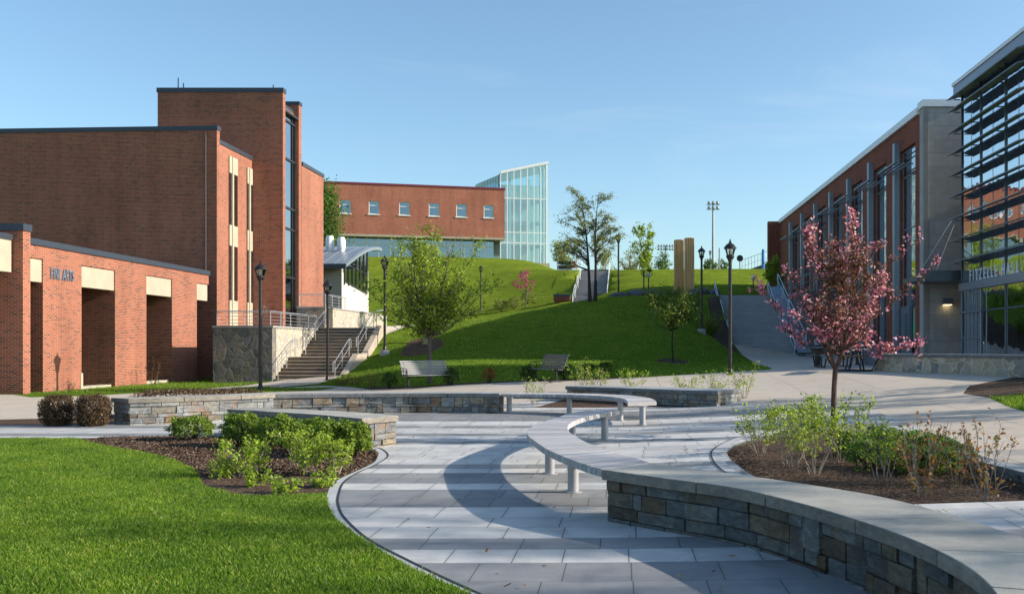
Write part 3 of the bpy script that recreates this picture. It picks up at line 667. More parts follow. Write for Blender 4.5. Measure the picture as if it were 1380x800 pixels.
# visible part of the front lawn only
X,Y=scatter(lawn,1000000,(-11.6,-.9,5.6,17.4)); m=(X/Y>-.66); X=X[m];Y=Y[m]; keep=rng.uniform(0,1,len(X))<np.clip(9.0/Y,.35,1); X=X[keep];Y=Y[keep]
tag(blades('grass',X,Y,.030,.0055,lean=.95),'short mown grass blades of the front lawn','grass',kind='stuff')
X1,Y1=[],[]
hill_poly=[(-12.4,44),(-10.4,36.4),(-9,35.5),(-3.7,35.4),(-2,34.4),(.9,34.2),(2.8,34.8),(4.4,35.6),(5.6,36),(6.2,44.6),(6.0,52),(5,57),(3,66),(-7,66),(-11,58)]
X,Y=scatter(hill_poly,110000,(-12.4,6.3,34,66)); m=~pip(ring4,X,Y)&~pip(ring1,X,Y)&~pip(strip,X,Y); X=X[m];Y=Y[m]; keep=rng.uniform(0,1,len(X))<np.clip((52-Y)/14,.35,1)
tag(blades('grass',X[keep],Y[keep],.075,.022),'short mown grass blades on the hill behind the benches','grass',kind='stuff')
gp2=[(-20.7,33.4),(-18.5,34.6),(-16.6,36),(-15.8,39),(-15.8,43.9),(-20.7,43.9)]
Xa,Ya=scatter(gp2,9000,(-20.7,-15.7,33,44)); Xb,Yb=scatter(grass_patch,5000,(-15.2,-10.5,33.5,38)); Xc,Yc=scatter(grassR,16000,(7.5,12,16,24))
tag(blades('grass',np.r_[Xa,Xb,Xc],np.r_[Ya,Yb,Yc],.06,.016),'grass blades beside the paths','grass',kind='stuff')
def chips(X,Y,dz=0,size=.028):
    n=len(X); Z=Hn(X,Y)+dz; az=rng.uniform(0,2*PI,n); L=size*rng.uniform(.5,1.8,n); W=size*.4*rng.uniform(.5,1.2,n); tl=rng.uniform(-.6,.6,n)
    ux=np.cos(az)*L/2; uy=np.sin(az)*L/2; uz=np.sin(tl)*L/2; vx=-np.sin(az)*W/2; vy=np.cos(az)*W/2
    z0=Z+.008+abs(uz); V=np.stack([np.c_[X-ux-vx,Y-uy-vy,z0-uz],np.c_[X+ux-vx,Y+uy-vy,z0+uz],np.c_[X+ux+vx,Y+uy+vy,z0+uz+.006],np.c_[X-ux+vx,Y-uy+vy,z0-uz+.006]],1)
    return V.reshape(-1,3),np.arange(4*n).reshape(n,4)
Xa,Ya=scatter(bedL,60000,(-9.2,-3.3,12,17.5)); Xb,Yb=scatter(bedR,60000,(-.2,5.4,8,17.6)); 
Va,Qa=chips(Xa,Ya); Vb,Qb=chips(Xb,Yb); Vb[:,2]=np.minimum(Vb[:,2],.03+.04)
tag(np_mesh('wood_chips',Va,Qa,CHIP),'loose brown bark mulch chips in the left shrub bed','mulch',kind='stuff')
tag(np_mesh('wood_chips',Vb,Qb,CHIP),'loose brown bark mulch chips around the pink blossom tree','mulch',kind='stuff')
# ================================================================== LOW STONE WALLS
def offset_poly(P,d):
    """shrink a ccw closed outline by d"""
    n=len(P); out=[]
    for i in range(n):
        a=Vector(P[i-1]);b=Vector(P[i]);c=Vector(P[(i+1)%n])
        e1=(b-a).normalized() if (b-a).length>1e-6 else Vector((1,0)); e2=(c-b).normalized() if (c-b).length>1e-6 else e1
        n1=Vector((-e1.y,e1.x)); n2=Vector((-e2.y,e2.x)); m=(n1+n2)
        if m.length<1e-6: m=n1
        m.normalize(); k=d/max(.35,m.dot(n1)); out.append((b.x+m.x*k,b.y+m.y*k))
    return out
def poly_ccw(P):
    ar=sum(P[i][0]*P[(i+1)%len(P)][1]-P[(i+1)%len(P)][0]*P[i][1] for i in range(len(P)))
    return P if ar>0 else P[::-1]
def along(L,D,s):
    i=int(np.searchsorted(D,s))-1; i=max(0,min(i,len(L)-2)); t=(s-D[i])/max(1e-9,D[i+1]-D[i])
    return (L[i][0]+(L[i+1][0]-L[i][0])*t, L[i][1]+(L[i+1][1]-L[i][1])*t)
def stone_face(mb,L,z0fn,z1,seed,hs=(.085,.16),ws=(.10,.50)):
    """random coursed ashlar along polyline L, outward side is the right-hand side of travel"""
    rd=random.Random(seed); D=[0]
    for a,b in zip(L,L[1:]): D.append(D[-1]+math.dist(a,b))
    T=D[-1]; zb=min(z0fn(*p) for p in L)-.05; Hh=z1-zb; nc=max(2,round(Hh/.105)); cs=[rd.uniform(.5,1.6) for _ in range(nc)]; k=Hh/sum(cs); zs=[zb]
    for c in cs: zs.append(zs[-1]+c*k)
    occ=[[] for _ in range(nc)]
    for ci in range(nc):
        s=0
        while s<T-.01:
            blk=[o for o in occ[ci] if o[0]<=s+1e-6<o[1]]
            if blk: s=blk[0][1]; continue
            nxt=min([o[0] for o in occ[ci] if o[0]>s]+[T]); w=rd.uniform(*ws); e=s+w
            if nxt-e<.1: e=nxt
            top=ci+1
            if ci+1<nc and w<.36 and rd.random()<.26 and not [o for o in occ[ci+1] if o[0]<e and o[1]>s]:
                top=ci+2; occ[ci+1].append((s,e))
            g=.0065; tone=rd.random(); pr=rd.uniform(.0,.030); m=max(1,int((e-s)/.25)); sl=rd.uniform(-.004,.004)
            prev=None; 
            zz0,zz1=zs[ci]+g*.6,zs[top]-g*.6; V=[];Fc=[]
            for q in range(m+1):
                t=min(max(s+(e-s)*q/m,s+g),e-g); p=along(L,D,t); p2=along(L,D,min(T,t+.03)); p1=along(L,D,max(0,t-.03))
                dx,dy=p2[0]-p1[0],p2[1]-p1[1]; l=math.hypot(dx,dy) or 1; nx,ny=dy/l,-dx/l
                o=pr+sl*(q-.5*m); c=.012
                V+=[(p[0]-nx*.05,p[1]-ny*.05,zz0),(p[0]+nx*(o-.006),p[1]+ny*(o-.006),zz0),(p[0]+nx*o,p[1]+ny*o,zz0+c),(p[0]+nx*(o+sl),p[1]+ny*(o+sl),zz1-c),(p[0]+nx*(o-.006),p[1]+ny*(o-.006),zz1),(p[0]-nx*.05,p[1]-ny*.05,zz1)]
            for q in range(m):
                a=6*q;b=a+6
                for r_ in range(5): Fc.append((a+r_,b+r_,b+r_+1,a+r_+1))
            Fc.append((5,4,3,2,1,0)); b=6*m; Fc.append((b,b+1,b+2,b+3,b+4,b+5))
            mb.add(V,Fc,tone); s=e
MORT=m_plain('mortar_joint',(.05,.05,.05),.9)
def seat_wall(label,front,back,ztop,seed,capmat,stone=None,over=.045,cap=.095,slab=1.05,z0=None,endL=True,endR=True):
    """front and back run left to right seen from the camera"""
    outline=poly_ccw(list(front)+list(back)[::-1]); c=(sum(p[0] for p in outline)/len(outline),sum(p[1] for p in outline)/len(outline))
    zf=z0 or (lambda x,y:H(x,y)); t=thing('stone_seat_wall',label,'stone wall',(c[0],c[1],min(zf(*p) for p in outline)))
    body=offset_poly(outline,over)
    # sides of the outline between sharp corners
    n=len(body); cor=[]
    for i in range(n):
        a=Vector(body[i-1]);b=Vector(body[i]);d=Vector(body[(i+1)%n]); e1=(b-a).normalized();e2=(d-b).normalized()
        if e1.dot(e2)<.8: cor.append(i)
    mb=MB(); core=MB().prism(offset_poly(outline,over+.03),t.location.z-.06,ztop-cap-.001)
    for k in range(len(cor)):
        i0=cor[k]; i1=cor[(k+1)%len(cor)]; L=[body[i0]]; i=i0
        while i!=i1: i=(i+1)%n; L.append(body[i])
        stone_face(mb,L,zf,ztop-cap,seed+k)
    mb.build('stonework',stone or ASH,t); core.build('mortar',MORT,t)
    D=0; 
    for a,b in zip(front,front[1:]): D+=math.dist(a,b)
    m=max(1,round(D/slab)); sub=6; Fr=resample(front,m*sub+1); Bk=resample(back,m*sub+1); cm=MB(); rd=random.Random(seed+99)
    cuts=[0]; 
    for q in range(1,m): cuts.append(q*sub+rd.choice([-1,0,0,1]))
    cuts.append(m*sub)
    for q in range(m):
        a,b=cuts[q],cuts[q+1]; fr=list(Fr[a:b+1]); bk=list(Bk[a:b+1]); g=.0065
        def sh(A,Bp,s):
            d=Vector((Bp[0]-A[0],Bp[1]-A[1])).normalized()*s; return (A[0]+d.x,A[1]+d.y)
        if q: fr[0]=sh(fr[0],fr[1],g); bk[0]=sh(bk[0],bk[1],g)
        if q<m-1: fr[-1]=sh(fr[-1],fr[-2],g); bk[-1]=sh(bk[-1],bk[-2],g)
        nn=len(fr); zt=ztop+rd.uniform(-.0015,.0015); V=[]
        for f_,b_ in zip(fr,bk): V+=[(f_[0],f_[1],ztop-cap),(f_[0],f_[1],zt),(b_[0],b_[1],zt),(b_[0],b_[1],ztop-cap)]
        Fc=[]
        for i in range(nn-1):
            a4=4*i;b4=a4+4
            Fc+=[(a4,b4,b4+1,a4+1),(a4+1,b4+1,b4+2,a4+2),(a4+2,b4+2,b4+3,a4+3),(a4+3,b4+3,b4,a4)]
        Fc+=[(0,1,2,3),(4*nn-1,4*nn-2,4*nn-3,4*nn-4)]
        cm.add(V,Fc,rd.random())
    cm.build('cap',capmat,t,bevel=.007)
    return t
zt=.48
def gz(l,z): return [G(x,y,z) for x,y in l]
# big curved wall in front, right
fE=[(-.185,8.87),(.07,8.60),(.507,8.13),(.829,7.83),(1.325,6.87),(1.65,5.86),(1.76,5.2),(1.76,4.76),(1.70,4.39),(1.58,3.9),(1.35,3.3),(1.0,2.7)]
bE=[(.295,9.36),(.53,9.12),(1.13,8.42),(1.49,7.95),(1.90,7.35),(2.12,6.88),(2.3,6.02),(2.38,5.62),(2.41,5.0),(2.36,4.3),(2.2,3.6),(1.95,2.9),(1.5,2.2)]
fE=catmull(resample(catmull(fE,5),10),5); bE=catmull(resample(catmull(bE,5),10),5)
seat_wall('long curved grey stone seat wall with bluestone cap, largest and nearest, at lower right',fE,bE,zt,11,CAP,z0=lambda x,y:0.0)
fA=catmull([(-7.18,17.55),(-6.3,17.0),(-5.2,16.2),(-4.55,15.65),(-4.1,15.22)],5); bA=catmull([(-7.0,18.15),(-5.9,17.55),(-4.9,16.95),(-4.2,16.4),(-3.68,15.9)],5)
seat_wall('short stone seat wall behind the green shrubs of the left bed',fA,bA,zt,31,CAP,stone=ASH_LIT,z0=lambda x,y:0.0)
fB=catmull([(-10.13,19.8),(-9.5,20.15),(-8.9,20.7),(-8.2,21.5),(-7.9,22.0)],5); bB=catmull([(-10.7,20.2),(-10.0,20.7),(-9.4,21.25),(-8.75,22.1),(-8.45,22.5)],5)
seat_wall('sunlit pale stone seat wall beside the two clipped brown shrubs',fB,bB,.55,51,CAP,stone=ASH_LIT,z0=lambda x,y:0.0)
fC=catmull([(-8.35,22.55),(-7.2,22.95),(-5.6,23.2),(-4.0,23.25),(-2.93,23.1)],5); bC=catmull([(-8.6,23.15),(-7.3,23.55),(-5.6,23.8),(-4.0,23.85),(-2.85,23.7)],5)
seat_wall('shaded grey stone seat wall meeting the far end of the back curved bench',fC,bC,.5,71,CAPD,stone=ASH_LIT,z0=lambda x,y:0.0)
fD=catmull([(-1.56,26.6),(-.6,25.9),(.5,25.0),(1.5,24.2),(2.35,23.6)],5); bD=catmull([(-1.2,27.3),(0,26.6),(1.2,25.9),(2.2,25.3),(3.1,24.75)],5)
seat_wall('dark shaded stone seat wall behind the curved benches, left of the planter',fD,bD,.535,91,CAPD,stone=ASH_LIT,z0=lambda x,y:0.0)
# low kerb wall retaining the walk to the right of the planter
t=thing('planter_kerb_wall','low dark stone kerb between the planter bark and the raised concrete walk','kerb',(4.6,13,0))
kf=[(5.6,9.30),(4.58,9.95),(4.36,11.0),(4.28,12.2),(4.36,13.6),(4.40,15.2),(4.3,16.9)]; kb=[(5.75,9.5),(4.80,10.1),(4.62,11.0),(4.54,12.2),(4.62,13.6),(4.68,15.2),(4.7,17.1)]
mbk=MB(); stone_face(mbk,catmull(kf,4)[::-1],lambda x,y:-.02,.2,5,ws=(.2,.5)); mbk.build('stonework',ASH,t)
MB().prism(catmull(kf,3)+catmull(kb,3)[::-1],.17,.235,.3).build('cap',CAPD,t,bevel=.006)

# ================================================================== CURVED PLANK BENCHES
def curved_bench(label,front,back,ztop,legs,seed,pw=.115):
    c=front[len(front)//2]; t=thing('curved_bench',label,'bench',(c[0],c[1],0),group=None)
    D=sum(math.dist(a,b) for a,b in zip(front,front[1:])); D2=sum(math.dist(a,b) for a,b in zip(back,back[1:])); n=int((D+D2)/2/pw)
    Fr=resample(front,n+1); Bk=resample(back,n+1); mb=MB(); rd=random.Random(seed); th=.075
    for i in range(n):
        g=.045
        def lp(a,b,u): return (a[0]+(b[0]-a[0])*u,a[1]+(b[1]-a[1])*u)
        f0=lp(Fr[i],Fr[i+1],g);f1=lp(Fr[i],Fr[i+1],1-g);b0=lp(Bk[i],Bk[i+1],g);b1=lp(Bk[i],Bk[i+1],1-g); z=ztop+rd.uniform(-.001,.001)
        q=[f0,f1,b1,b0]; mb.add([(x,y,ztop-th) for x,y in q]+[(x,y,z) for x,y in q],[(0,3,2,1),(4,5,6,7),(0,1,5,4),(1,2,6,5),(2,3,7,6),(3,0,4,7)],rd.random())
    mb.build('seat',PLANK,t,bevel=.004)
    # steel frame under the planks
    fr=MB(); mid=[((a[0]+b[0])/2,(a[1]+b[1])/2,ztop-th-.028) for a,b in zip(Fr,Bk)]
    for s in (-.13,.13):
        off=[(a[0]+(b[0]-a[0])*(.5+s*1.6),a[1]+(b[1]-a[1])*(.5+s*1.6),ztop-th-.024) for a,b in zip(Fr[2:-2:3],Bk[2:-2:3])]
        fr.tube(off,.022,4)
    fr.build('frame',STEEL,t)
    for x,y in legs:
        z0=H(x,y); MB().lathe([(.10,0),(.10,.010),(.062,.012),(.062,ztop-th-.012-z0),(.085,ztop-th-.010-z0),(.085,ztop-th-.001-z0)],(x,y,z0),24).build('leg',PIPE,t)
    return t
b2f=catmull(gz([(818.5,550.7),(775,555),(750,562.5),(730,569),(712.5,577.5),(711,586),(722,595),(737,605),(762,616),(787,625),(811,632.0)],zt),5)
b2b=catmull(gz([(835,553),(807,557.5),(782,564),(767,571.5),(765.5,579),(772,585),(787,594),(812,604),(837,612.5),(856,617),(876,623.4)],zt),5)
legs2=[G(741,638),G(772.5,663),G(771,588),G(815,592.5)]
curved_bench('near S-curved bench of pale grey planks on steel pipe legs, joining the large front wall',b2f,b2b,.482,legs2,3)
b1f=[(-2.86,23.05),(-2.0,23.0),(-1.2,22.75),(-.45,22.15),(-.02,21.2),(.10,20.3),(.12,19.45)]; b1b=[(-2.84,23.7),(-1.9,23.65),(-.9,23.35),(0.05,22.6),(.55,21.5),(.69,20.5),(.71,19.75)]
legs1=[(-2.72,23.3),(-1.25,22.95),(-.03,20.95),(.42,19.6)]
curved_bench('back curved bench of grey planks on pipe legs, starting at the shaded seat wall',catmull(b1f,6),catmull(b1b,6),.49,legs1,4)

# ================================================================== LAMP POSTS
def make_lamp(label,loc):
    t=thing('street_lamp',label,'street lamp',(0,0,0),group='black lantern street lamps of the campus')
    h=4.7
    MB().lathe([(.13,0),(.13,.03),(.105,.05),(.085,.14),(.072,.18)],n=16).build('base',BLK,t)
    MB().lathe([(.066,.17),(.063,3.95)],n=14).build('pole',BLK,t)
    ln=MB().lathe([(.05,3.93),(.085,3.97),(.075,4.0),(.12,4.06),(.145,4.13),(.14,4.17),(.06,4.2)],n=14).build('lantern',BLK,t)
    MB().lathe([(.115,4.171),(.19,4.40),(.188,4.401),(.113,4.172)],n=14).build('glass',LAMPG,ln)
    rb=MB()
    for k in range(6):
        a=PI/3*k+.3; rb.bar((.118*math.cos(a),.118*math.sin(a),4.16),(.197*math.cos(a),.197*math.sin(a),4.41),.016,.016)
    rb.build('cage',BLK,ln)
    MB().lathe([(.05,4.15),(.055,4.3),(.03,4.34)],n=10).build('bulb',m_plain('lamp_diffuser',(.7,.7,.66),.5),ln)
    MB().lathe([(.20,4.40),(.235,4.405),(.225,4.43),(.15,4.53),(.07,4.59),(.045,4.60),(.05,4.64),(.02,4.68),(.026,4.71),(.0,4.75)],n=16).build('roof',BLK,ln)
    t.location=loc; return t
LAMPS=[ # px, base py, scale px/m, height factor, label, footing
 (351,527,36.8,1,'tall black lantern lamp standing before the left rubble stone terrace wall'),
 (441.5,517,30.2,.955,'black lantern lamp in front of the middle of the left stairs'),
 (518.5,459,27,1,'black lamp on a concrete footing right of the left stairs, head inside the tree'),
 (541,422,14.3,1,'distant black lamp half hidden by the right part of the bright green maple'),
 (648,424,12.9,1,'distant black lamp alone on the sunlit slope below the far brick building'),
 (702.5,420,11.6,1,'distant black lamp standing just left of the small magenta tree'),
 (833.5,404,18.5,1,'slim lamp with a banner box right of the far grey stairs'),
 (945.5,433,23.6,1,'black lantern lamp on the hill just right of the two wooden slabs'),
 (984,502,38.5,1,'tallest looking black lantern lamp, left of the big right stairs, at the grass edge'),
 (957,372,9.3,1,'thin distant lamp rising beyond the lawn between the slabs and the stadium mast'),
]
L0=None
for px,py,s,k,lab in LAMPS:
    x,y,z=PS(px,py,s); zz=H(x,y) if abs(H(x,y)-z)<2 else z
    foot = px in (518.5,945.5)
    if L0 is None: L0=make_lamp(lab,(x,y,zz)); L0['label']=lab; lo=L0
    else: lo=dup(L0,(x,y,zz+(.22 if foot else 0)),0,lab,scale=k)
    print('LAMP',px,'terrain',round(H(x,y),2),'photo',round(z,2))
    if foot:
        f=MB().lathe([(.24,-.3),(.24,.2),(.225,.22)],n=20).build('footing',CONCG); f.parent=lo; f.location=(0,0,-.225)
# small globe bollard lamps
def bollard(label,px,ytop,s):
    x=(px-CX)/s; y=F0/s; z=H(x,y); top=EYE-(ytop-HY)/s; h=top-z
    t=thing('bollard_lamp',label,'bollard lamp',(x,y,z),group='short globe topped lamps on the upper lawn')
    MB().lathe([(.09,0),(.09,.04),(.05,.06),(.05,h-.42)],(x,y,z),12).build('pole',BLK,t)
    MB().lathe([(.07,h-.43),(.15,h-.36),(.19,h-.24),(.17,h-.1),(.1,h-.03),(.03,h)],(x,y,z),14).build('globe',m_plain('globe_white',(.6,.6,.58),.4),t)
bollard('short globe topped lamp above the top of the big right stairs',1015,371,15.5); bollard('short globe topped lamp beside the trunk of the young lime green tree',874,367,16.5)

# ================================================================== PARK BENCHES
def make_bench(label,grp):
    t=thing('park_bench',label,'park bench',(0,0,0),group=grp); L=1.8
    st=MB(); 
    for i in range(6): y=-.47+i*.075; st.box(-L/2,L/2,y,y+.052,.435-.006*i if i else .425,.455-.006*i if i else .445)
    st.build('seat',SLAT,t,bevel=.004)
    bk=MB()
    for i in range(7):
        f=i/6; y=-.015+.16*f+(.03 if i==6 else 0); z=.47+.43*f; bk.obox((-L/2,y,z),(1,0,0),Vector((0,.93,-.36)).normalized(),Vector((0,.36,.93)).normalized(),L,.018,.055)
    bk.build('backrest',SLAT,t,bevel=.003)
    for sx in (-1,1):
        x=sx*(L/2-.12)
        MB().tube([(x,-.52,.0+.01),(x,-.25,.05),(x,.02,.01)],.03,8).tube([(x,-.25,.04),(x,-.25,.40)],[.045,.035],10).tube([(x,-.49,.42),(x,-.2,.41),(x,.0,.44),(x,.09,.62),(x,.16,.9)],.022,6).build('leg',IRON,t)
        xa=sx*(L/2+.015); a=MB(); 
        ring=[(xa,-.30+.15*math.cos(k*PI/9),.56+.125*math.sin(k*PI/9)) for k in range(-3,17)]
        a.tube(ring,.014,6); a.tube([(xa,-.30+.06*math.cos(k*PI/6)-.03,.55+.05*math.sin(k*PI/6)) for k in range(0,10)],.012,6)
        a.tube([(xa,-.08+.055*math.cos(k*PI/6),.58+.055*math.sin(k*PI/6)) for k in range(0,12)],.012,6); a.tube([(xa,-.3,.685),(xa,-.1,.69),(xa,.09,.70)],.016,6)
        a.tube([(xa,-.46,.45),(xa,-.46,.52),(xa,-.42,.6)],.013,6)
        a.build('armrest',IRON,t)
    return t
grp='slatted park benches at the foot of the hill'
B1=make_bench('half sunlit silver slatted park bench under the bright green maple',grp)
x,y,z=PS(573,517.5,37.6); B1.location=(x+.0,y,H(x,y)); B1.rotation_euler=(0,0,R(38)); 
x,y,z=PS(744,511,38); dup(B1,(x,y,H(x,y)),R(-58),'shaded dark slatted park bench turned sideways in front of the grass hill')

# ================================================================== PICNIC AREA
def picnic(label,x,y,rz):
    z=H(x,y); t=thing('picnic_table',label,'picnic table',(0,0,0),group='dark picnic tables by the stone wall')
    MB().box(-.75,.75,-.4,.4,.72,.76).build('tabletop',BLUEM,t,bevel=.01)
    for s in (-1,1): MB().box(-.75,.75,s*.78-.14,s*.78+.14,.43,.465).build('seat',BLUEM,t,bevel=.01)
    for s in (-1,1): MB().tube([(s*.5,-.82,.42),(s*.5,-.6,.02),(s*.5,.6,.02),(s*.5,.82,.42)],.028,8).tube([(s*.5,-.25,.03),(s*.5,-.12,.72)],.03,8).tube([(s*.5,.25,.03),(s*.5,.12,.72)],.03,8).build('leg',IRON,t)
    t.location=(x,y,z); t.rotation_euler=(0,0,rz); return t
picnic('dark picnic table nearest the stairs, seen left of the blossom tree trunk',(1122-CX)/35.5,F0/35.5,R(6)); picnic('dark picnic table close to the trash bin, seen right of the trunk',(1152-CX)/39.5,F0/39.5,R(70))
x,y,z=PS(1173,494,34.5); z=H(x,y); t=thing('trash_bin','grey slatted trash bin with dark lid beside the end of the rubble wall','trash bin',(x,y,z))
MB().lathe([(.26,.03),(.28,.05),(.29,.84),(.25,.86)],(x,y,z),20).build('liner',IRON,t); m=MB()
for k in range(26):
    a=2*PI*k/26; m.obox((x+.30*math.cos(a),y+.30*math.sin(a),z+.04),(-math.sin(a),math.cos(a),0),(math.cos(a),math.sin(a),0),(math.sin(a)*0,0,1),.045,.016,.84)
m.build('slats',BLUEM,t); MB().lathe([(.33,.87),(.34,.9),(.30,.95),(.24,1.06),(.1,1.1),(.0,1.11)],(x,y,z),20).build('lid',IRON,t)
MB().box(x-.37,x-.335,y-.08,y+.0,z,z+.55).build('bag_holder',BLUEP,t)
def stool(label,px,s):
    x=(px-CX)/s;y=F0/s;z=H(x,y); t=thing('ash_urn',label,'urn',(x,y,z),group='dark posts with pale heads around the picnic tables')
    MB().lathe([(.17,0),(.17,.03),(.12,.06),(.11,.78),(.13,.8)],(x,y,z),14).build('post',IRON,t); MB().lathe([(.12,.801),(.15,.83),(.15,1.0),(.09,1.08),(.0,1.1)],(x,y,z),14).build('head',BLUEM,t)
stool('dark urn with a grey head standing left of both picnic tables',1102,33); stool('dark urn with a grey head between the picnic tables and the trash bin',1157,33)
# ================================================================== BUILDINGS
def wallbox(parent,x0,x1,y0,y1,z0,z1,mat=None,name='wall',cope=True,ch=.22,co=.04,cmat=None):
    w=MB().box(x0,x1,y0,y1,z0,z1).build(name,mat or BR,parent)
    if cope: MB().box(x0-co,x1+co,y0-co,y1+co,z1+.002,z1+ch).build('coping',cmat or COPE,w)
    return w
def qprism(parent,poly,z0,z1,mat,name='wall',cope=None,ch=.22,co=.05):
    w=MB().prism(poly,z0,z1).build(name,mat,parent)
    if cope: MB().prism(offset_poly(poly_ccw(poly),-co),z1+.002,z1+ch).build('coping',cope,w)
    return w
def text_part(txt,size,mat,parent,loc,rot,name='lettering',extrude=.03,bold=.012,sx=1.0,space=1.0):
    c=bpy.data.curves.new(name,'FONT'); c.body=txt; c.size=size; c.extrude=extrude; c.offset=bold; c.space_character=space
    o=bpy.data.objects.new(name+'_curve',c); COL.objects.link(o); dg=bpy.context.evaluated_depsgraph_get()
    me=bpy.data.meshes.new_from_object(o.evaluated_get(dg)); bpy.data.objects.remove(o); bpy.data.curves.remove(c)
    M=Matrix.Translation(Vector(loc)-Vector(BASE[parent.name]))@rot.to_4x4()@Matrix.Diagonal((sx,1,1,1)); me.transform(M)
    bm=bmesh.new(); bm.from_mesh(me); bmesh.ops.remove_doubles(bm,verts=bm.verts,dist=1e-5); bm.verts.index_update(); seen=set()
    for v in list(bm.verts):
        if v in seen: continue
        st=[v]; comp=[]; seen.add(v)
        while st:
            q=st.pop(); comp.append(q)
            for e in q.link_edges:
                o2=e.other_vert(q)
                if o2 not in seen: seen.add(o2); st.append(o2)
        idx={q:i for i,q in enumerate(comp)}; fs={f for q in comp for f in q.link_faces}
        m2=bpy.data.meshes.new('letter'); m2.from_pydata([q.co[:] for q in comp],[],[[idx[q] for q in f.verts] for f in fs]); m2.materials.append(mat)
        o=bpy.data.objects.new('letter',m2); COL.objects.link(o); o.parent=parent; BASE[o.name]=BASE[parent.name]
    bm.free(); bpy.data.meshes.remove(me)
# ---------------- left: fine arts building
X0=-20.75
FA=thing('brick_building','large red brick arts building with windowless walls, stair tower and low colonnade at left','building',(-24,44,0))
# low wing: piers between recesses, plane x=X0
YR=[(33.62,34.58),(37.05,39.5),(42.1,44.5),(47.1,48.4)]
edges=[33.62,34.58,37.05,39.5,42.1,44.5,47.1,48.45]
ZT=5.22
def pier(y0,y1,nm='wall'):
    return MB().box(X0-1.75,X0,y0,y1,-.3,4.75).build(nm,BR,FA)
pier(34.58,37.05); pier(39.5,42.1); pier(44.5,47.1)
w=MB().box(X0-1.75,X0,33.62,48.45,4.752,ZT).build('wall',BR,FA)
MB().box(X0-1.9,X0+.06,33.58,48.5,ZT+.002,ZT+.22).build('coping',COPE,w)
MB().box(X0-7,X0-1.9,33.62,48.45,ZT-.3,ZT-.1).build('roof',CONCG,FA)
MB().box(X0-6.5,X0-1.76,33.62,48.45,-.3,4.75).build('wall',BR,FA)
for y0,y1 in YR:
    MB().box(X0-.42,X0-.05,y0+.002,y1-.002,3.93,4.73).build('lintel',CONCL,FA)
    MB().box(X0-1.755,X0-1.70,y0+.01,y1-.01,.0,3.92).build('door',DARK,FA)
MB().box(X0-.5,X0-.0,37.06,39.2,-.2,.1).build('step',CONCL,FA); MB().box(X0-.5,X0,42.12,44.2,-.2,.12).build('step',CONCL,FA)
MB().box(X0-.35,X0+.02,36.98,37.12,-.1,.62).build('plinth',CONCL,FA); MB().tube([(X0-.1,37.10,.5),(X0-.1,37.10,4.2)],.05,8).build('downspout',BLK,FA)
# taller blade wall at the near end and the beam before it
w=MB().box(-29,X0+.15,33.18,33.60,-.3,5.62).build('wall',BR,FA); MB().box(-29.1,X0+.19,33.14,33.64,5.622,5.86).build('coping',COPE,w)
b=MB().box(-21.35,-20.95,24,33.1,4.18,5.28).build('fascia',CONCL,FA); MB().box(-21.6,-20.9,24,33.12,5.282,5.48).build('coping',COPE,b)
MB().box(-26,-21.36,24,33.17,4.9,5.25).build('roof',CONCG,FA)
for yy in (24.0,): MB().box(-21.5,-20.95,yy,yy+1.2,-.3,4.178).build('wall',BR,FA)
rot=Matrix(((0,0,1),(1,0,0),(0,1,0)))   # text runs along +Y, faces +X
text_part('FINE ARTS',.56,m_plain('letter_steel',(.27,.31,.38),.35,.5),FA,(X0+.03,34.98,4.10),rot,sx=.52,space=1.12,bold=.006)
# hall block
hb=[(-20.8,49.5),(-20.8,49.8),(-58,51.9),(-58,51.2)]
qprism(FA,[(-20.78,49.5),(-20.78,49.86),(-60,52.3),(-60,51.94)],-.3,12.75,BR,cope=COPE,co=.05)
qprism(FA,[(-20.81,49.87),(-20.81,54.28),(-60,56.7),(-60,52.32)],-.3,12.12,BR,cope=COPE,co=.04)
MB().bar((-21.35,49.47,5.45),(-21.35,49.47,12.72),.05,.05).build('control_joint',m_plain('sealant',(.12,.10,.10),.7),FA)
# tall strip windows in the sunlit side
def strip_window(y0,y1,z0,z1):
    f=MB().box(-20.83,-20.775,y0,y1,z0,z1).build('window',DARK,FA)
    fm=(y0+y1)/2
    MB().box(-20.80,-20.72,y0+.30*(y1-y0),y0+.30*(y1-y0)+.17,z0,z1).build('mullion',CONCL,f)
    for za,zb in ((z1-.9,z1),(z0+4.6-.2,z0+4.6+.9),(z0,z0+1.5)):
        MB().box(-20.80,-20.755,y0,y1,za,zb).build('spandrel',CONCL,f)
    for za,zb in ((z0+1.5,z0+4.4),(z0+5.5,z1-.9)): MB().box(-20.80,-20.765,y0,y1,za,zb).build('pane',GLASS,f)
strip_window(51.05,52.15,2.6,11.75); strip_window(53.5,54.25,2.6,11.6)
# stair tower
w=MB().box(-26.13,-19.08,54.3,54.71,-.3,15.95).build('wall',BR,FA); MB().box(-26.18,-19.04,54.26,54.75,15.952,16.2).build('coping',COPE,w)
w=MB().box(-26.13,-19.41,54.712,57.098,-.3,15.4).build('wall',BR,FA); MB().box(-26.18,-19.41,54.76,57.09,15.402,15.6).build('coping',COPE,w)
w=MB().box(-26.13,-19.12,57.1,57.58,-.3,15.95).build('wall',BR,FA); MB().box(-26.18,-19.08,57.095,57.62,15.952,16.15).build('coping',COPE,w)
g=MB().box(-19.40,-19.35,54.72,57.08,2.65,15.0).build('window',GLASS,FA)
mu=MB()
for z in (2.75,5.6,8.4,9.6,12.4,14.6): mu.box(-19.348,-19.28,54.74,57.06,z,z+.12)
for y in (54.74,56.5,56.98): mu.box(-19.345,-19.29,y,y+.07,2.65,15.1)
mu.box(-19.40,-19.12,54.72,57.08,15.02,15.14)
mu.build('frame',BLK,g)
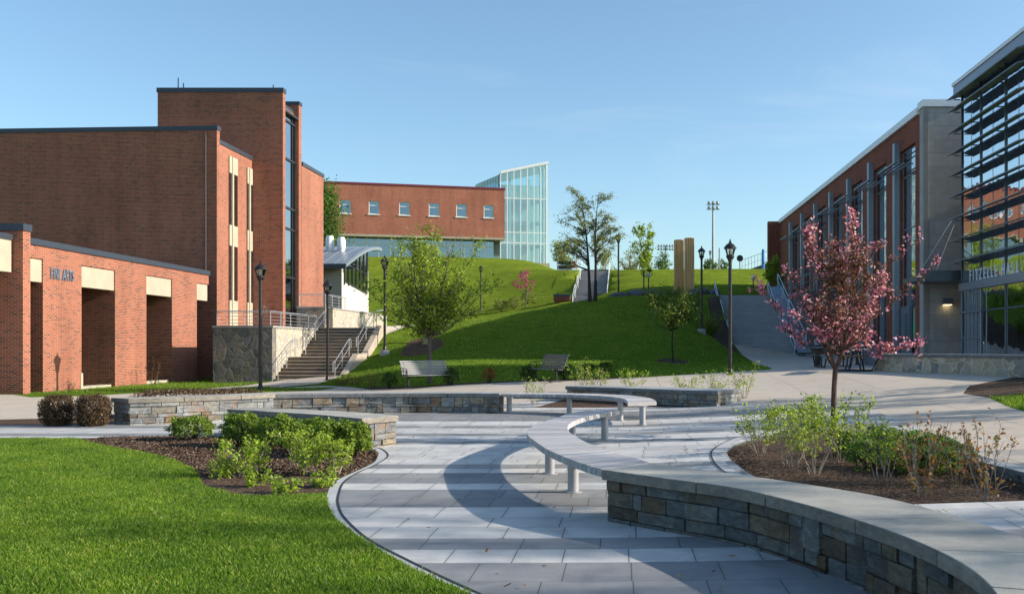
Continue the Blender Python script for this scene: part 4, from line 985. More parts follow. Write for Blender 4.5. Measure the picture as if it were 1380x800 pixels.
w=MB().box(-28,-19.10,57.582,61.75,-.3,12.45).build('wall',BR,FA); MB().box(-28,-19.05,57.63,61.79,12.452,12.68).build('coping',COPE,w)
for xx,hh in ((-25.2,.35),(-24.9,.2),(-19.8,.15)): MB().tube([(xx,54.8,16.2),(xx,54.8,16.2+hh*2)],.03,6).build('vent',BLK,FA)

# ---------------- terrace walls, left
t=thing('terrace_wall','dark rubble stone terrace wall with pale mortar in front of the brick arts building','stone wall',(-18.2,44,0))
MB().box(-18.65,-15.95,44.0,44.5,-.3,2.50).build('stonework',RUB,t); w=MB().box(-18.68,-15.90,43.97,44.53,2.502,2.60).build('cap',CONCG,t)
MB().prism([(-18.65,44.502),(-18.2,44.502),(-18.2,49.45),(-18.65,49.45)],-.3,2.5).build('back_stonework',RUB,t)
MB().box(-16.35,-15.95,44.52,51.2,-.3,2.50).build('side_stonework',RUBT,t); MB().box(-16.38,-15.90,44.54,51.2,2.502,2.60).build('side_cap',CONCG,t)
MB().prism([(-18.6,44.54),(-16.4,44.54),(-16.4,57.4),(-20.74,57.4),(-20.74,49.48),(-18.6,49.48)],2.3,2.58).build('deck',CONC,t)
t2=thing('upper_terrace_wall','small dark rubble wall block with railing above the left stairs','stone wall',(-18.2,56.6,2.5))
MB().box(-19.0,-17.35,56.4,56.9,2.2,3.9).build('stonework',RUB,t2); MB().box(-19.0,-17.3,56.36,57.2,3.902,4.0).build('cap',CONCG,t2); MB().box(-19.0,-17.4,56.91,61.6,2.2,3.9).build('deck',CONC,t2)
t3=thing('retaining_wall','sunlit tan rubble retaining wall above the left stairs, below the white annex','stone wall',(-17.2,63,2.7))
qprism(t3,[(-17.35,56.91),(-17.05,56.91),(-17.05,70.0),(-17.35,70.0)],2.4,3.88,RUBT,name='stonework'); MB().box(-17.4,-17.0,56.85,70.0,3.882,3.95).build('cap',CONCG,t3)
def railing(label,segs,nb=4,h=.78,post=1.25,rt=.028,mat=None,group=None,name='railing'):
    """segs: list of polylines of (x,y,z) base points"""
    b=segs[0][0]; t=thing(name,label,'railing',b,group=group); mat=mat or STEEL
    for L in segs:
        MB().tube([(x,y,z+h) for x,y,z in L],rt,8).build('top_rail',mat,t)
        m=MB()
        for k in range(nb): zz=.12+(h-.2)*k/max(1,nb-1) if nb>1 else h*.5; m.tube([(x,y,z+zz) for x,y,z in L],.012,6)
        m.build('bars',mat,t)
        for a,c in zip(L,L[1:]):
            d=math.dist(a,c); n=max(1,round(d/post))
            for i in range(n+1):
                f=i/n; p=[a[k]+(c[k]-a[k])*f for k in range(3)]
                if i==n and c is not L[-1]: continue
                MB().tube([p,(p[0],p[1],p[2]+h)],.022,8).build('post',mat,t)
    return t
railing('grey steel railing with four bars on top of the left rubble terrace wall',[[(-18.55,44.2,2.6),(-16.1,44.2,2.6),(-16.1,50.9,2.6)]],h=.66,nb=4)
railing('short grey steel railing above the small upper rubble block',[[(-18.9,56.5,4.0),(-17.4,56.6,4.0),(-17.35,60.5,4.0)]],h=.72,nb=4)

# ---------------- stairs
def stairs(name,label,x0,x1,y0,z0,flights,mat,side=None,base=-.6):
    """flights: (n,rise,run) or ('L',depth)"""
    t=thing(name,label,'stairs',((x0+x1)/2,y0,z0)); y,z=y0,z0; prof=[]
    for f in flights:
        if f[0]=='L':
            MB().box(x0,x1,y,y+f[1],base,z).build('landing',mat,t); y+=f[1]; prof.append((y,z))
        else:
            n,ri,ru=f; m=MB(); nose=MB(); prof.append((y,z))
            for i in range(n):
                m.box(x0,x1,y+i*ru+.03,y+(i+1)*ru if i<n-1 else y+(i+1)*ru+.0,base,z+(i+1)*ri-.045,.3); 
                nose.box(x0-.002,x1+.002,y+i*ru,y+(i+1)*ru+.03 if i<n-1 else y+(i+1)*ru,z+(i+1)*ri-.043,z+(i+1)*ri)
            m.build('risers',side or mat,t); nose.build('treads',mat,t); y+=n*ru; z+=n*ri; prof.append((y,z))
    return t,y,z,prof
RISER=m_conc('riser_dark',(.15,.115,.085),.2,2,.2,stain=.2); RISG=m_conc('riser_grey',(.30,.305,.32),.2,2,.2)
s1,ye,ze,pr=stairs('staircase','concrete stairs with brown risers left, beside the rubble terrace wall',-15.88,-12.95,44.1,0.0,[(7,.165,.33),('L',1.55),(9,.165,.33),('L',1.2)],STEP,RISER)
print('stairs L end',ye,ze)
def hand(label,x,pts,h=.86,mat=None,posts=True,group=None,rr=1.0):
    mat=mat or STEEL; t=thing('handrail',label,'handrail',(x,pts[0][0],pts[0][1]),group=group)
    L=[(x,pts[0][0]-.3,pts[0][1]+h-.03)]+[(x,y,z+h) for y,z in pts]+[(x,pts[-1][0]+.3,pts[-1][1]+h)]
    MB().tube([(x,L[0][1],L[0][2]-.45)]+L+[(x,L[-1][1],L[-1][2]-.45)],.021*rr,8).build('top_rail',mat,t)
    MB().tube([(x,y,z+h*.52) for y,z in pts],.016*rr,8).build('lower_rail',mat,t)
    for i,(y,z) in enumerate(pts): MB().tube([(x,y,z),(x,y,z+h)],.02*rr,8).build('post',mat,t)
    return t
zl=7*.165; y1=44.1+7*.33; y2=y1+1.55; y3=y2+9*.33; z2=zl+9*.165
gh='steel pipe handrails of the left stairs'
hand('steel handrail of the lower left flight along the sunlit rubble wall',-15.72,[(44.1,.1),(45.25,.62),(y1,zl)],group=gh)
hand('steel handrail of the lower left flight on its right, by the lawn',-13.12,[(44.1,.1),(45.25,.62),(y1,zl)],group=gh)
hand('steel handrail of the upper left flight along the terrace wall',-15.72,[(y2,zl+.1),(y2+1.5,zl+.85),(y3,z2)],group=gh)
hand('steel handrail of the upper left flight on its right, beside the lamp footing',-13.12,[(y2,zl+.1),(y2+1.5,zl+.85),(y3,z2)],group=gh)
railing('steel rail at the walk above the left stairs, below the tan retaining wall',[[(-13.0,y3+.2,z2+.0),(-12.95,y3+1.6,z2+.1)]],h=.9,nb=1,post=3)
t=thing('stair_curb','pale sloping concrete cheek along the lawn side of the left stairs','stair wall',(-12.85,44.1,0))
MB().prism_x([(44.0,-.5),(44.0,.18),(y1,zl+.14),(y2,zl+.14),(y3,z2+.12),(y3+1.2,z2+.1),(y3+1.2,-.5)],-12.95,-12.68).build('cheek',STEP,t)
# right stairs
s2,ye2,ze2,pr2=stairs('staircase','wide shaded grey stairs climbing the hill right of centre',6.85,10.75,59.2,.96,[(9,.163,.32),('L',1.0),(9,.163,.32),('L',1.0),(9,.163,.32)],STEPG,RISG,base=.2)
print('stairs R end',ye2,ze2)
def stairpts(pr): return [(y,z) for y,z in pr]
P2=[(59.2,1.0),(60.6,1.7),(62.08,2.42),(63.08,2.46),(64.5,3.2),(65.96,3.9),(66.96,3.93),(68.4,4.65),(69.85,5.36)]
gh2='steel handrails of the right stairs'; RAILB=m_plain('painted_rail',(.42,.50,.60),.4,.1); CHEEK=m_plain('cheek_cap',(.22,.28,.35),.5,.1)
hand('steel handrail on the left edge of the wide right stairs, by the grass bank',6.75,P2,h=.95,group=gh2,rr=1.5,mat=RAILB)
hand('steel handrail on the right side of the wide right stairs, nearest the steps',10.6,P2,h=.95,group=gh2,rr=1.5,mat=RAILB)
t=thing('stair_cheek_wall','sloping blue grey cheek wall with tall rail right of the wide stairs','stair wall',(11,59.2,1))
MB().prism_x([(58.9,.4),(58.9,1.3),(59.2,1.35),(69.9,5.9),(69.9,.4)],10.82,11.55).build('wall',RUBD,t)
MB().prism_x([(58.85,1.302),(58.85,1.39),(59.2,1.44),(69.9,5.99),(69.9,5.902),(59.2,1.352)],10.78,11.6).build('cap',CHEEK,t)
hand('outer steel handrail on top of the sloping cheek wall of the right stairs',11.3,[(59.4,1.5),(61.5,2.35),(63.6,3.25),(65.0,3.85)],h=1.0,group=gh2,rr=1.6,mat=RAILB)
hand('upper steel handrail on the cheek wall of the right stairs near the top',11.3,[(65.6,4.1),(67.5,4.95),(69.8,5.9)],h=1.0,group=gh2,rr=1.6,mat=RAILB)
# dark rubble wall behind the picnic tables
t=thing('retaining_wall','dark shaded rubble retaining wall behind the picnic tables','stone wall',(11.8,52,.9))
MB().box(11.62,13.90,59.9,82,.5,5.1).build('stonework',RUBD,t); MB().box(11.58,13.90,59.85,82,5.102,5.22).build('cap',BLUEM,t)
railing('blue grey railing on the dark wall beneath the right brick hall',[[(13.8,60.0,5.22),(11.7,60.0,5.22),(11.7,79,5.22)]],h=1.0,nb=3,post=2.5,mat=BLUEM)
t=thing('seat_wall','tan rubble stone wall with blue grey cap in front of the right glass hall','stone wall',(12,26,.8))
wf=[(8.95,33.9),(8.72,33.0),(8.9,31.8),(9.5,30.0),(10.3,27.8),(11.2,25.6),(13.0,23.9),(15.5,22.8)]; wb=[(9.55,33.9),(9.3,33.0),(9.45,31.9),(10.0,30.2),(10.8,28.0),(11.6,26.0),(13.3,24.4),(15.7,23.3)]
wf=catmull(wf,4); wb=catmull(wb,4)
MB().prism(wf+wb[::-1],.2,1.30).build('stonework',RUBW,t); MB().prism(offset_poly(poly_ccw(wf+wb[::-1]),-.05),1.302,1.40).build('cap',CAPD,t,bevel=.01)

# ---------------- right brick hall + glass hall
RH=thing('brick_hall','long red brick hall with seven tall bay windows and a glazed front hall at right','building',(16,55,1))
YF=[45.0+4.66*k for k in range(7)]
win=[(y-2.73,y-.37) for y in YF]
xw=12.86; ztop=11.62; zw=10.55; y00=41.68; yend=78.4
prevy=y00
for i,(a,b) in enumerate(win):
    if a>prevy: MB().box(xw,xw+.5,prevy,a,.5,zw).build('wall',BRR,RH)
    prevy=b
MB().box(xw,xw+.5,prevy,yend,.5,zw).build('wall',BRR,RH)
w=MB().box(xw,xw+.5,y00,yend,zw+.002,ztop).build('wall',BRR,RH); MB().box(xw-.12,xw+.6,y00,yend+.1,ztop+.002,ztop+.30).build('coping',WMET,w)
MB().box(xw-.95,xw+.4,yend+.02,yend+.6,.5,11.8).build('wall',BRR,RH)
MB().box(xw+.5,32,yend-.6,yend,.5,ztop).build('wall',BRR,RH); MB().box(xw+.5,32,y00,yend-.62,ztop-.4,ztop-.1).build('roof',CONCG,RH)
MB().box(xw-.01,xw+.02,y00+.05,yend-.1,zw-.42,zw-.37).build('brick_course',m_plain('joint_line',(.08,.04,.035),.8),RH)
MB().box(xw+2.6,xw+2.7,y00,yend-.62,.9,ztop-.5).build('interior_wall',INTW,RH)
MB().box(xw+.52,xw+2.6,y00,yend-.62,5.2,5.4).build('floor_slab',INTF,RH); MB().box(xw+.52,xw+2.6,y00,yend-.62,.8,1.0).build('floor_slab',INTF,RH)
for i,(a,b) in enumerate(win):
    f=MB()
    for y in (a,(a+b)/2-.03,b-.06): f.box(xw+.14,xw+.24,y,y+.06,1.0,zw)
    for z in (1.0,3.3,4.5,6.9,9.3,zw-.09): f.box(xw+.14,xw+.22,a+.06,b-.06,z,z+.07)
    w=f.build('window',BLUEM,RH); MB().box(xw+.16,xw+.175,a+.02,b-.02,1.0,zw-.02).build('pane',GLASS,w)
    MB().box(xw-.24,xw+.25,b+.02,b+.36,1.0,11.0).build('fin',FINM,RH)
    sh=MB()
    for k in range(4): xx=xw-.78+.2*k; sh.box(xx,xx+.10,a+.3,b+.75,9.70-.01*k,9.72-.01*k)
    for y in (a+.32,b+.72): sh.bar((xw-.82,y,9.71),(xw+.02,y,9.66),.04,.05)
    sh.bar((xw-.82,a+.3,9.71),(xw-.82,b+.75,9.71),.03,.05)
    sh.build('sunshade',FINM,RH)
# concrete pier
w=MB().box(xw+.0,14.5,41.05,41.66,.5,11.78).build('pier',PIERC,RH); MB().box(xw-.08,14.5,40.96,41.72,11.782,12.08).build('coping',WMET,w)
MB().box(xw-.03,xw+.16,41.0,41.12,.5,11.7).build('pier_trim',CONCG,RH)
w=MB().box(13.62,14.0,40.76,41.046,3.37,3.64).build('wall_lamp',BLUEM,RH)
lm=bpy.data.materials.new('lamp_glow'); lm.use_nodes=True; e=lm.node_tree.nodes['Principled BSDF']; e.inputs['Emission Color'].default_value=(1,.75,.3,1); e.inputs['Emission Strength'].default_value=2.5
MB().box(13.66,13.96,40.78,41.03,3.345,3.368).build('diffuser',lm,w)
w=MB().box(11.9,14.2,38.9,40.9,4.23,4.44).box(11.9,14.2,38.9,39.0,4.44,4.66).build('canopy',LOUV,RH)
MB().tube([(12.1,39.2,4.6),(14.0,40.95,6.95)],.02,6).tube([(12.75,39.2,4.6),(14.1,40.95,6.75)],.02,6).build('tie_rod',STEEL,w)
d=MB().box(xw-.02,xw+.12,43.1,44.4,1.0,3.42).build('door',BLUEM,RH)
MB().box(xw-.04,xw-.03,43.25,43.7,2.0,3.1).build('pane',GLASS,d)
pm=NT('poster_paint'); cc=pm.ramp(pm.noise(pm.scale(pm.pos(),(0,3.2,.6)),1.6,2),[(.3,(.02,.10,.4)),(.42,(.05,.35,.45)),(.5,(.10,.45,.12)),(.57,(.6,.2,.02)),(.66,(.02,.08,.3))],'CONSTANT'); pm=pm.done(pm.bsdf(cc,.5))
MB().box(xw+.13,xw+.155,42.3,43.05,1.75,3.3).build('poster',pm,RH)
# glazed hall: plane x=gx, running towards the camera
gx=13.5; ya,yb=31.75,38.36; zr=11.55
w=MB().box(gx-.22,gx+10,ya-.3,yb+.3,zr,12.07).build('roof',BANDM,RH)
MB().box(gx-.27,gx-.225,ya-.34,yb+.34,11.98,12.12).build('trim',WMET,w)
fm=MB()
Ys=[yb-.04,yb-2.05,yb-4.4]
for y in Ys: fm.box(gx-.02,gx+.02,y-.025,y+.025,.8,zr)
for y in (yb-1.04,yb-3.2,yb-5.5): fm.box(gx+.018,gx+.024,y-.008,y+.008,4.1,zr)
zl_=[4.33+.857*k for k in range(9)]
for z in (2.95,1.15): fm.box(gx-.04,gx+.02,ya,yb,z-.03,z+.03)
for x in (gx+.02,gx+3.3,gx+6.6): fm.box(x,x+.08,yb-.02,yb+.06,.8,zr)
cw=fm.build('curtain_wall',LOUV,RH)
pn=MB(); yy=sorted(Ys)
for a,b in zip([ya]+yy,yy):
    if b-a<.2: continue
    for z0_,z1_ in zip([.85,1.2,3.0,4.1]+zl_[1:],[1.15,2.95,4.05]+zl_[1:]+[zr]):
        for h0,h1 in ((a,(a+b)/2),((a+b)/2,b)):
            jx=random.uniform(-.002,.002); j2=random.uniform(-.0025,.0025)
            pn.add([(gx+.03+jx,h0+.003,z0_),(gx+.03-jx,h1-.003,z0_),(gx+.03-jx+j2,h1-.003,z1_),(gx+.03+jx+j2,h0+.003,z1_)],[(0,3,2,1)])
pn.add([(gx+.05,yb,4.1),(gx+8,yb,4.1),(gx+8,yb,zr),(gx+.05,yb,zr)],[(0,1,2,3)])
pn.build('pane',GLASSC,cw)
MB().box(gx-.12,gx+.0,ya,yb-.02,3.78,4.08).build('sign_band',BANDM,RH)
rot2=Matrix(((0,0,-1),(-1,0,0),(0,1,0)))
text_part('FITZELLE HALL',.60,LETM,RH,(gx-.11,37.15,4.10),rot2,sx=.74,space=1.62,bold=.006,extrude=.012)
for k,z in enumerate([4.95+.857*k for k in range(8)]+[11.45]):
    lv=MB(); lv.add([(gx-.52,ya,z-.06),(gx-.52,yb+.2,z-.06),(gx-.10,yb+.2,z+.05),(gx-.10,ya,z+.05),(gx-.52,ya,z-.02),(gx-.52,yb+.2,z-.02),(gx-.10,yb+.2,z+.10),(gx-.10,ya,z+.10)],[(0,1,2,3),(7,6,5,4),(0,4,5,1),(1,5,6,2),(2,6,7,3),(3,7,4,0)])
    for y in Ys: lv.box(gx-.3,gx-.055,y-.02,y+.02,z-.09,z-.05)
    lv.build('louvre',LOUV,RH)
MB().box(gx+.4,gx+9,ya,yb-.1,4.45,4.75).build('floor_slab',INTF,RH); MB().box(gx+.4,gx+9,ya,yb-.1,8.1,8.4).build('floor_slab',INTF,RH); MB().box(gx+.1,gx+9,ya,yb-.1,.7,.84).build('floor_slab',INTF,RH)
MB().box(gx+6,gx+6.1,ya,yb-.1,.9,11.5).build('interior_wall',INTF,RH)
for y in (yb-2,yb-5): MB().tube([(gx+1.2,y,.9),(gx+1.2,y,11.4)],.2,12).build('column',WMET,RH)
MB().box(gx+.1,gx+9.9,ya-.28,ya-.1,.7,zr-.002).build('wall',BRR,RH); MB().box(gx+9.7,gx+9.9,ya-.098,41.6,.7,zr-.002).build('wall',BRR,RH)
MB().box(gx+.8,gx+9.69,yb+.5,yb+.7,.7,zr-.002).build('wall',BRR,RH)
dr=MB()
for k in range(6): y=38.1-.40*k; dr.box(gx-.10,gx-.055,y-.025,y+.025,.85,3.76)
dr.box(gx-.10,gx-.055,36.1,38.1,.85,.95); dr.box(gx-.10,gx-.055,36.1,38.1,2.9,2.97); dr.box(gx-.10,gx-.055,36.1,38.1,1.9,1.95)
dr.build('door',BANDM,RH)
# the hall as a whole stands a little larger and farther out than the plan units above
KH=1.0815; SM=Matrix.Diagonal((KH,KH,KH,1)); SM[2][3]=1.0*(1-KH)
for o in [c for c in bpy.data.objects if c.parent==RH or (c.parent and c.parent.parent==RH)]:
    b_=Vector(BASE[RH.name]); o.data.transform(Matrix.Translation(-b_)@SM@Matrix.Translation(b_)); o.data.update()

# ---------------- white annex with barrel roof
AN=thing('white_annex','white panelled annex with curved standing seam metal roof behind the brick tower','building',(-25,75,3))
yA,yB=72.0,79.6; xr=-20.9
MB().box(-34,xr,yA,yB,2.6,7.2).build('wall',WHITEW,AN)
MB().box(-34,xr-.02,yA+.01,yB-.01,7.202,7.9).build('front_panel',CONCG,AN)
MB().box(-34,xr-.01,yA-.02,yA-.001,3.0,7.7).build('side_panel',CONCG,AN)
arc=[(yA-.7+ (yB+2.3-yA+.7)*t, 7.75+ 2.25*math.sin(min(1,t*1.0)*PI/2*.98)) for t in [i/14 for i in range(15)]]
rp=[(y,z) for y,z in arc]+[(y,z-.22) for y,z in arc[::-1]]
rf=MB().prism_x(rp,-36,xr+.55).build('roof',ROOFM,AN)
sm=MB()
for k in range(14):
    x=xr+.45-.85*k; sm.tube([(x,y,z+.03) for y,z in arc],.035,4)
sm.build('seam',BANDM,rf); MB().box(-36,xr+.5,yA-.78,yA-.60,7.42,7.78).build('gutter',LOUV,rf)
gw=MB(); gf=MB(); n=6
pts=[(yA+.5+(yB-.6-yA-.5)*i/n) for i in range(n+1)]
def za(y): t=(y-(yA-.7))/(yB+2.3-yA+.7); return 7.75+2.25*math.sin(t*PI/2*.98)-.25
gl=[(pts[0],6.6)]+[(yA+.5,za(yA+.5))]+[(y,za(y)) for y in pts[1:]]+[(pts[-1],6.0)]
w=MB().prism_x(gl,xr+.0,xr+.03).build('gable_window',GLASS,AN)
for y in pts: gf.bar((xr+.04,y,6.3),(xr+.04,y,za(y)),.1,.1)
gf.bar((xr+.04,pts[0],6.6),(xr+.04,pts[-1],6.0),.1,.1); gf.bar((xr+.04,pts[0],7.9),(xr+.04,pts[-1],7.6),.07,.07); gf.tube([(xr+.04,y,za(y)) for y in pts],.05,6)
gf.build('frame',BLK,w)
MB().prism_x([(yA+.3,7.2),(yA+.3,za(yA+.3)),(yB,za(yB)),(yB,7.2)],-34,xr-.03).build('gable_wall',DARK,AN)
for x,hh in ((-24.0,1.45),(-23.0,1.25),(-22.1,1.15)):
    zz=za(76)+.2
    MB().lathe([(.22,-.6),(.22,.1),(.30,.2),(.33,.5),(.33,hh*.75),(.25,hh),(.0,hh+.02)],(x,76,zz),14).build('roof_vent',WMET,AN)
MB().lathe([(.75,1.75),(.74,1.80),(.05,2.3),(.0,2.32)],(-24.2,76,za(76)),14).build('vent_cowl',BLUEM,AN)

# ---------------- far building on the hill
A=Vector((-42.8,140.8,0)); B=Vector((-17.85,146.9,0)); U=(B-A).normalized(); Nn=Vector((U.y,-U.x,0))  # outward (towards the camera)
if Nn.y>0: Nn=-Nn
FB=thing('far_building','long red brick building with six square windows on top of the sunlit slope','building',(-30,143,14.6))
def fp(u,d,z): p=A+U*u-Nn*d; return (p.x,p.y,z)
def fbox(mb,u0,u1,d0,d1,z0,z1):
    v=[fp(u0,d0,z0),fp(u1,d0,z0),fp(u1,d1,z0),fp(u0,d1,z0),fp(u0,d0,z1),fp(u1,d0,z1),fp(u1,d1,z1),fp(u0,d1,z1)]
    return mb.add(v,[(0,3,2,1),(4,5,6,7),(0,1,5,4),(1,2,6,5),(2,3,7,6),(3,0,4,7)])
LN=(B-A).length
wn=[(457.5,472.5),(497,511),(538,552),(578,592),(615,629),(652,665)]
def ucoord(px):
    k=(px-CX)/F0; # A.x+U.x*u = k*(A.y+U.y*u)
    return (k*A.y-A.x)/(U.x-k*U.y)
wu=[(ucoord(a),ucoord(b)) for a,b in wn]
m=MB(); last=-14
for a,b in wu: fbox(m,last,a,0,1,21.25,23.2); last=b
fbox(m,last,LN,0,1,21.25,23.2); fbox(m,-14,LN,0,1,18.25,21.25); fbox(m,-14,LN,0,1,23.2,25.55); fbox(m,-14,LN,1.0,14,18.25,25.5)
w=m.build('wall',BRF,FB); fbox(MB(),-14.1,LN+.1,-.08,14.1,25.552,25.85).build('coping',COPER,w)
fbox(MB(),-14,LN+.05,-.05,14,17.95,18.248).build('soffit_band',CONCL,FB)
for a,b in wu:
    f=MB(); fbox(f,a,b,.15,.3,21.25,21.36); fbox(f,a,b,.15,.3,23.1,23.2); fbox(f,a,a+.1,.15,.3,21.36,23.1); fbox(f,b-.1,b,.15,.3,21.36,23.1); fbox(f,a+.1,b-.1,.15,.3,22.5,22.6)
    o=f.build('window',WMET,FB); fbox(MB(),a+.1,b-.1,.22,.26,21.36,23.1).build('pane',GLASSD,o); fbox(MB(),a-.1,b+.1,.9,.98,21.3,23.15).build('blind',INTW,o); fbox(MB(),a-.15,b+.1,-.12,.14,21.12,21.248).build('sill',WMET,o)
g=MB(); fbox(g,-14,LN-1.5,1.6,1.7,14.4,17.95); o=g.build('glazing',GLASSD,FB); f=MB(); u=-14
while u<LN-1.5: fbox(f,u,u+.18,1.5,1.62,14.4,17.95); u+=1.75
fbox(f,-14,LN-1.5,1.5,1.6,17.0,17.1); fbox(f,-14,LN-1.5,1.4,1.6,14.3,14.6); fbox(f,LN-6.0,LN-5.85,1.4,1.6,14.5,17.2); fbox(f,LN-4.7,LN-4.55,1.4,1.6,14.5,17.2)
f.build('frame',WMET,o); fbox(MB(),-14,LN,6,6.2,14.3,17.95).build('interior_wall',INTW,FB)
fbox(MB(),LN-6.9,LN-6.8,3,3.2,14.3,17.9).build('column',WMET,FB)
# atrium
AT=thing('glass_atrium','tall glass atrium with white frame and slanted roof right of the far brick building','building',fp(29,2,14.5))
u0,u1=25.1,32.0+.3
def ztop_(u): return 28.15+(u-u0)*(30.0-28.15)/(u1-u0)
f=MB(); nm=7; us=[u0+(u1-u0)*i/nm for i in range(nm+1)]
for i,u in enumerate(us): fbox(f,u-.07 if i<nm else u-.22,u+.07,.3,.5,14.6,ztop_(u))
for z in (17.6,19.2,24.4): fbox(f,u0,u1,.32,.48,z-.07,z+.07)
f.add([fp(u0,.2,ztop_(u0)-.1),fp(u1+.2,.2,ztop_(u1)-.1),fp(u1+.2,.2,ztop_(u1)+.3),fp(u0,.2,ztop_(u0)+.3),fp(u0,.6,ztop_(u0)-.1),fp(u1+.2,.6,ztop_(u1)-.1),fp(u1+.2,.6,ztop_(u1)+.3),fp(u0,.6,ztop_(u0)+.3)],[(0,1,2,3),(7,6,5,4),(0,4,5,1),(1,5,6,2),(2,6,7,3),(3,7,4,0)])
for d in (3,6,9): fbox(f,u1-.2,u1+.05,d-.07,d+.07,14.6,ztop_(u1))
f.build('frame',WMET,AT)
g=MB(); g.add([fp(u0,.4,14.6),fp(u1,.4,14.6),fp(u1,.4,ztop_(u1)),fp(u0,.4,ztop_(u0)),fp(u0,.42,14.6),fp(u1,.42,14.6),fp(u1,.42,ztop_(u1)),fp(u0,.42,ztop_(u0))],[(0,1,2,3),(7,6,5,4),(0,4,5,1),(1,5,6,2),(2,6,7,3),(3,7,4,0)])
fbox(g,u1-.06,u1-.04,.45,10,14.6,29.9); g.build('pane',GLASSA,AT)
r_=MB(); r_.add([fp(u0,.6,ztop_(u0)),fp(u1+.2,.6,ztop_(u1)),fp(u1+.2,10,ztop_(u1)),fp(u0,10,ztop_(u0)),fp(u0,.6,ztop_(u0)+.25),fp(u1+.2,.6,ztop_(u1)+.25),fp(u1+.2,10,ztop_(u1)+.25),fp(u0,10,ztop_(u0)+.25)],[(0,3,2,1),(4,5,6,7),(0,1,5,4),(1,2,6,5),(2,3,7,6),(3,0,4,7)]); r_.build('roof',WMET,AT)
fbox(MB(),u0,u1,9.8,10,14.5,28).build('back_wall',INTW,AT)
for z in (17.8,21.5,25.0): fbox(MB(),u0,u1,5.0,9.7,z,z+.3).build('floor_slab',INTW,AT)
for u in (u0+1.6,u0+4.6): fbox(MB(),u,u+.35,3,3.35,14.5,28).build('column',WMET,AT)
fbox(MB(),u0-.2,u1+.35,.1,10,10.5,14.58).build('plinth',CONCL,AT)
sw=MB(); sw.add([fp(21.4,1.2,25.9),fp(25.05,1.2,25.9),fp(25.05,1.2,28.1),fp(21.4,1.2,26.4),fp(21.4,9,25.9),fp(25.05,9,25.9),fp(25.05,9,28.1),fp(21.4,9,26.4)],[(0,1,2,3),(7,6,5,4),(0,4,5,1),(1,5,6,2),(2,6,7,3),(3,7,4,0)]); o=sw.build('side_screen',GLASSD,AT)
s_=MB()
for k in range(9): u=21.5+.42*k; fbox(s_,u,u+.06,1.1,1.2,25.9,26.4+(u-21.4)*.466)
s_.build('screen_fins',ROOFM,o)

# ---------------- second stairs on the slope, piers and parapet
xs0,xs1=-4.85,-1.35
s3,ye3,ze3,_=stairs('staircase','long pale grey stairs climbing the far slope behind the twin trunk tree',xs0,xs1,93.0,5.3,[(9,.15,.5),('L',1.6),(9,.15,.5),('L',1.6),(9,.15,.5),('L',1.0),(9,.15,.5)],m_conc('step_far',(.48,.46,.44),.1,1.5,.1),m_conc('riser_far',(.24,.23,.23),.1,1.5,.1),base=3.5)
print('stairs far end',ye3,ze3)
P3=[(93,5.3),(97.5,6.65),(99.1,6.65),(103.6,8.0),(105.2,8.0),(109.7,9.35),(110.7,9.35),(115.2,10.7)]
hand('white handrail on the left edge of the far slope stairs',xs0+.1,P3,h=1.3,mat=WMET,group='white handrails of the far stairs'); hand('white handrail on the right edge of the far slope stairs',xs1-.1,P3,h=1.3,mat=WMET,group='white handrails of the far stairs')
def bpier(label,px0,px1,s,ytop,zb):
    x0=(px0-CX)/s;x1=(px1-CX)/s;y=F0/s; zt_=EYE-(ytop-HY)/s; t=thing('brick_pier',label,'brick pier',((x0+x1)/2,y,zb),group='brick piers at the foot of the far stairs')
    MB().box(x0+.1,x1-.1,y,y+1.1,zb,zt_-.25).build('shaft',BRR,t); MB().box(x0,x1,y-.1,y+1.2,zt_-.65,zt_-.252).build('collar',BRR,t); MB().box(x0-.03,x1+.03,y-.13,y+1.23,zt_-.25,zt_).build('cap',COPE,t); return t
t=bpier('dark red brick pier left of the far stairs with a small plaque',746,768,13.6,396,4.3); bpier('dark red brick pier right of the far stairs, beside the boulders',803,822,13.6,396,4.3)
x,y,z=PS(752,408,13.6); MB().box(x-.0,x+.55,y-.03,y-.002,5.2,5.95).build('plaque',BLUEM,t)
t=thing('parapet_wall','low pale concrete parapet between the atrium and the far stairs','parapet wall',(-8,122,11)); MB().box(-10.5,-5.2,121.5,122,9.5,11.35).build('wall',CONCL,t)
t=thing('fence_banner','black and grey banner panels on the parapet left of the far stairs','banner',(-8,122.5,11.6))
m=MB(); x0=(750-CX)/10.7
for i,(z0_,z1_) in enumerate(((12.15,12.5),(11.55,11.95))): m.box(x0,x0+1.9,122.3,122.36,z0_,z1_)
m.build('panel',IRON,t); MB().box(x0+.1,x0+.16,122.28,122.42,11.3,12.7).box(x0+1.8,x0+1.86,122.28,122.42,11.3,12.7).box(x0,x0+1.9,122.38,122.42,11.3,12.1).build('frame',WMET,t)
x1=(770-CX)/10.7; t=thing('red_banner','small red banner at the top left of the far stairs','banner',(x1,122.4,11.6)); MB().box(x1,x1+.5,122.3,122.36,11.65,12.1).box(x1,x1+.5,122.3,122.36,12.15,12.55).build('panel',REDP,t); MB().tube([(x1+.6,122.3,11.0),(x1+.6,122.3,13.6)],.05,8).build('post',m_plain('orange_post',(.5,.2,.06),.5),t)
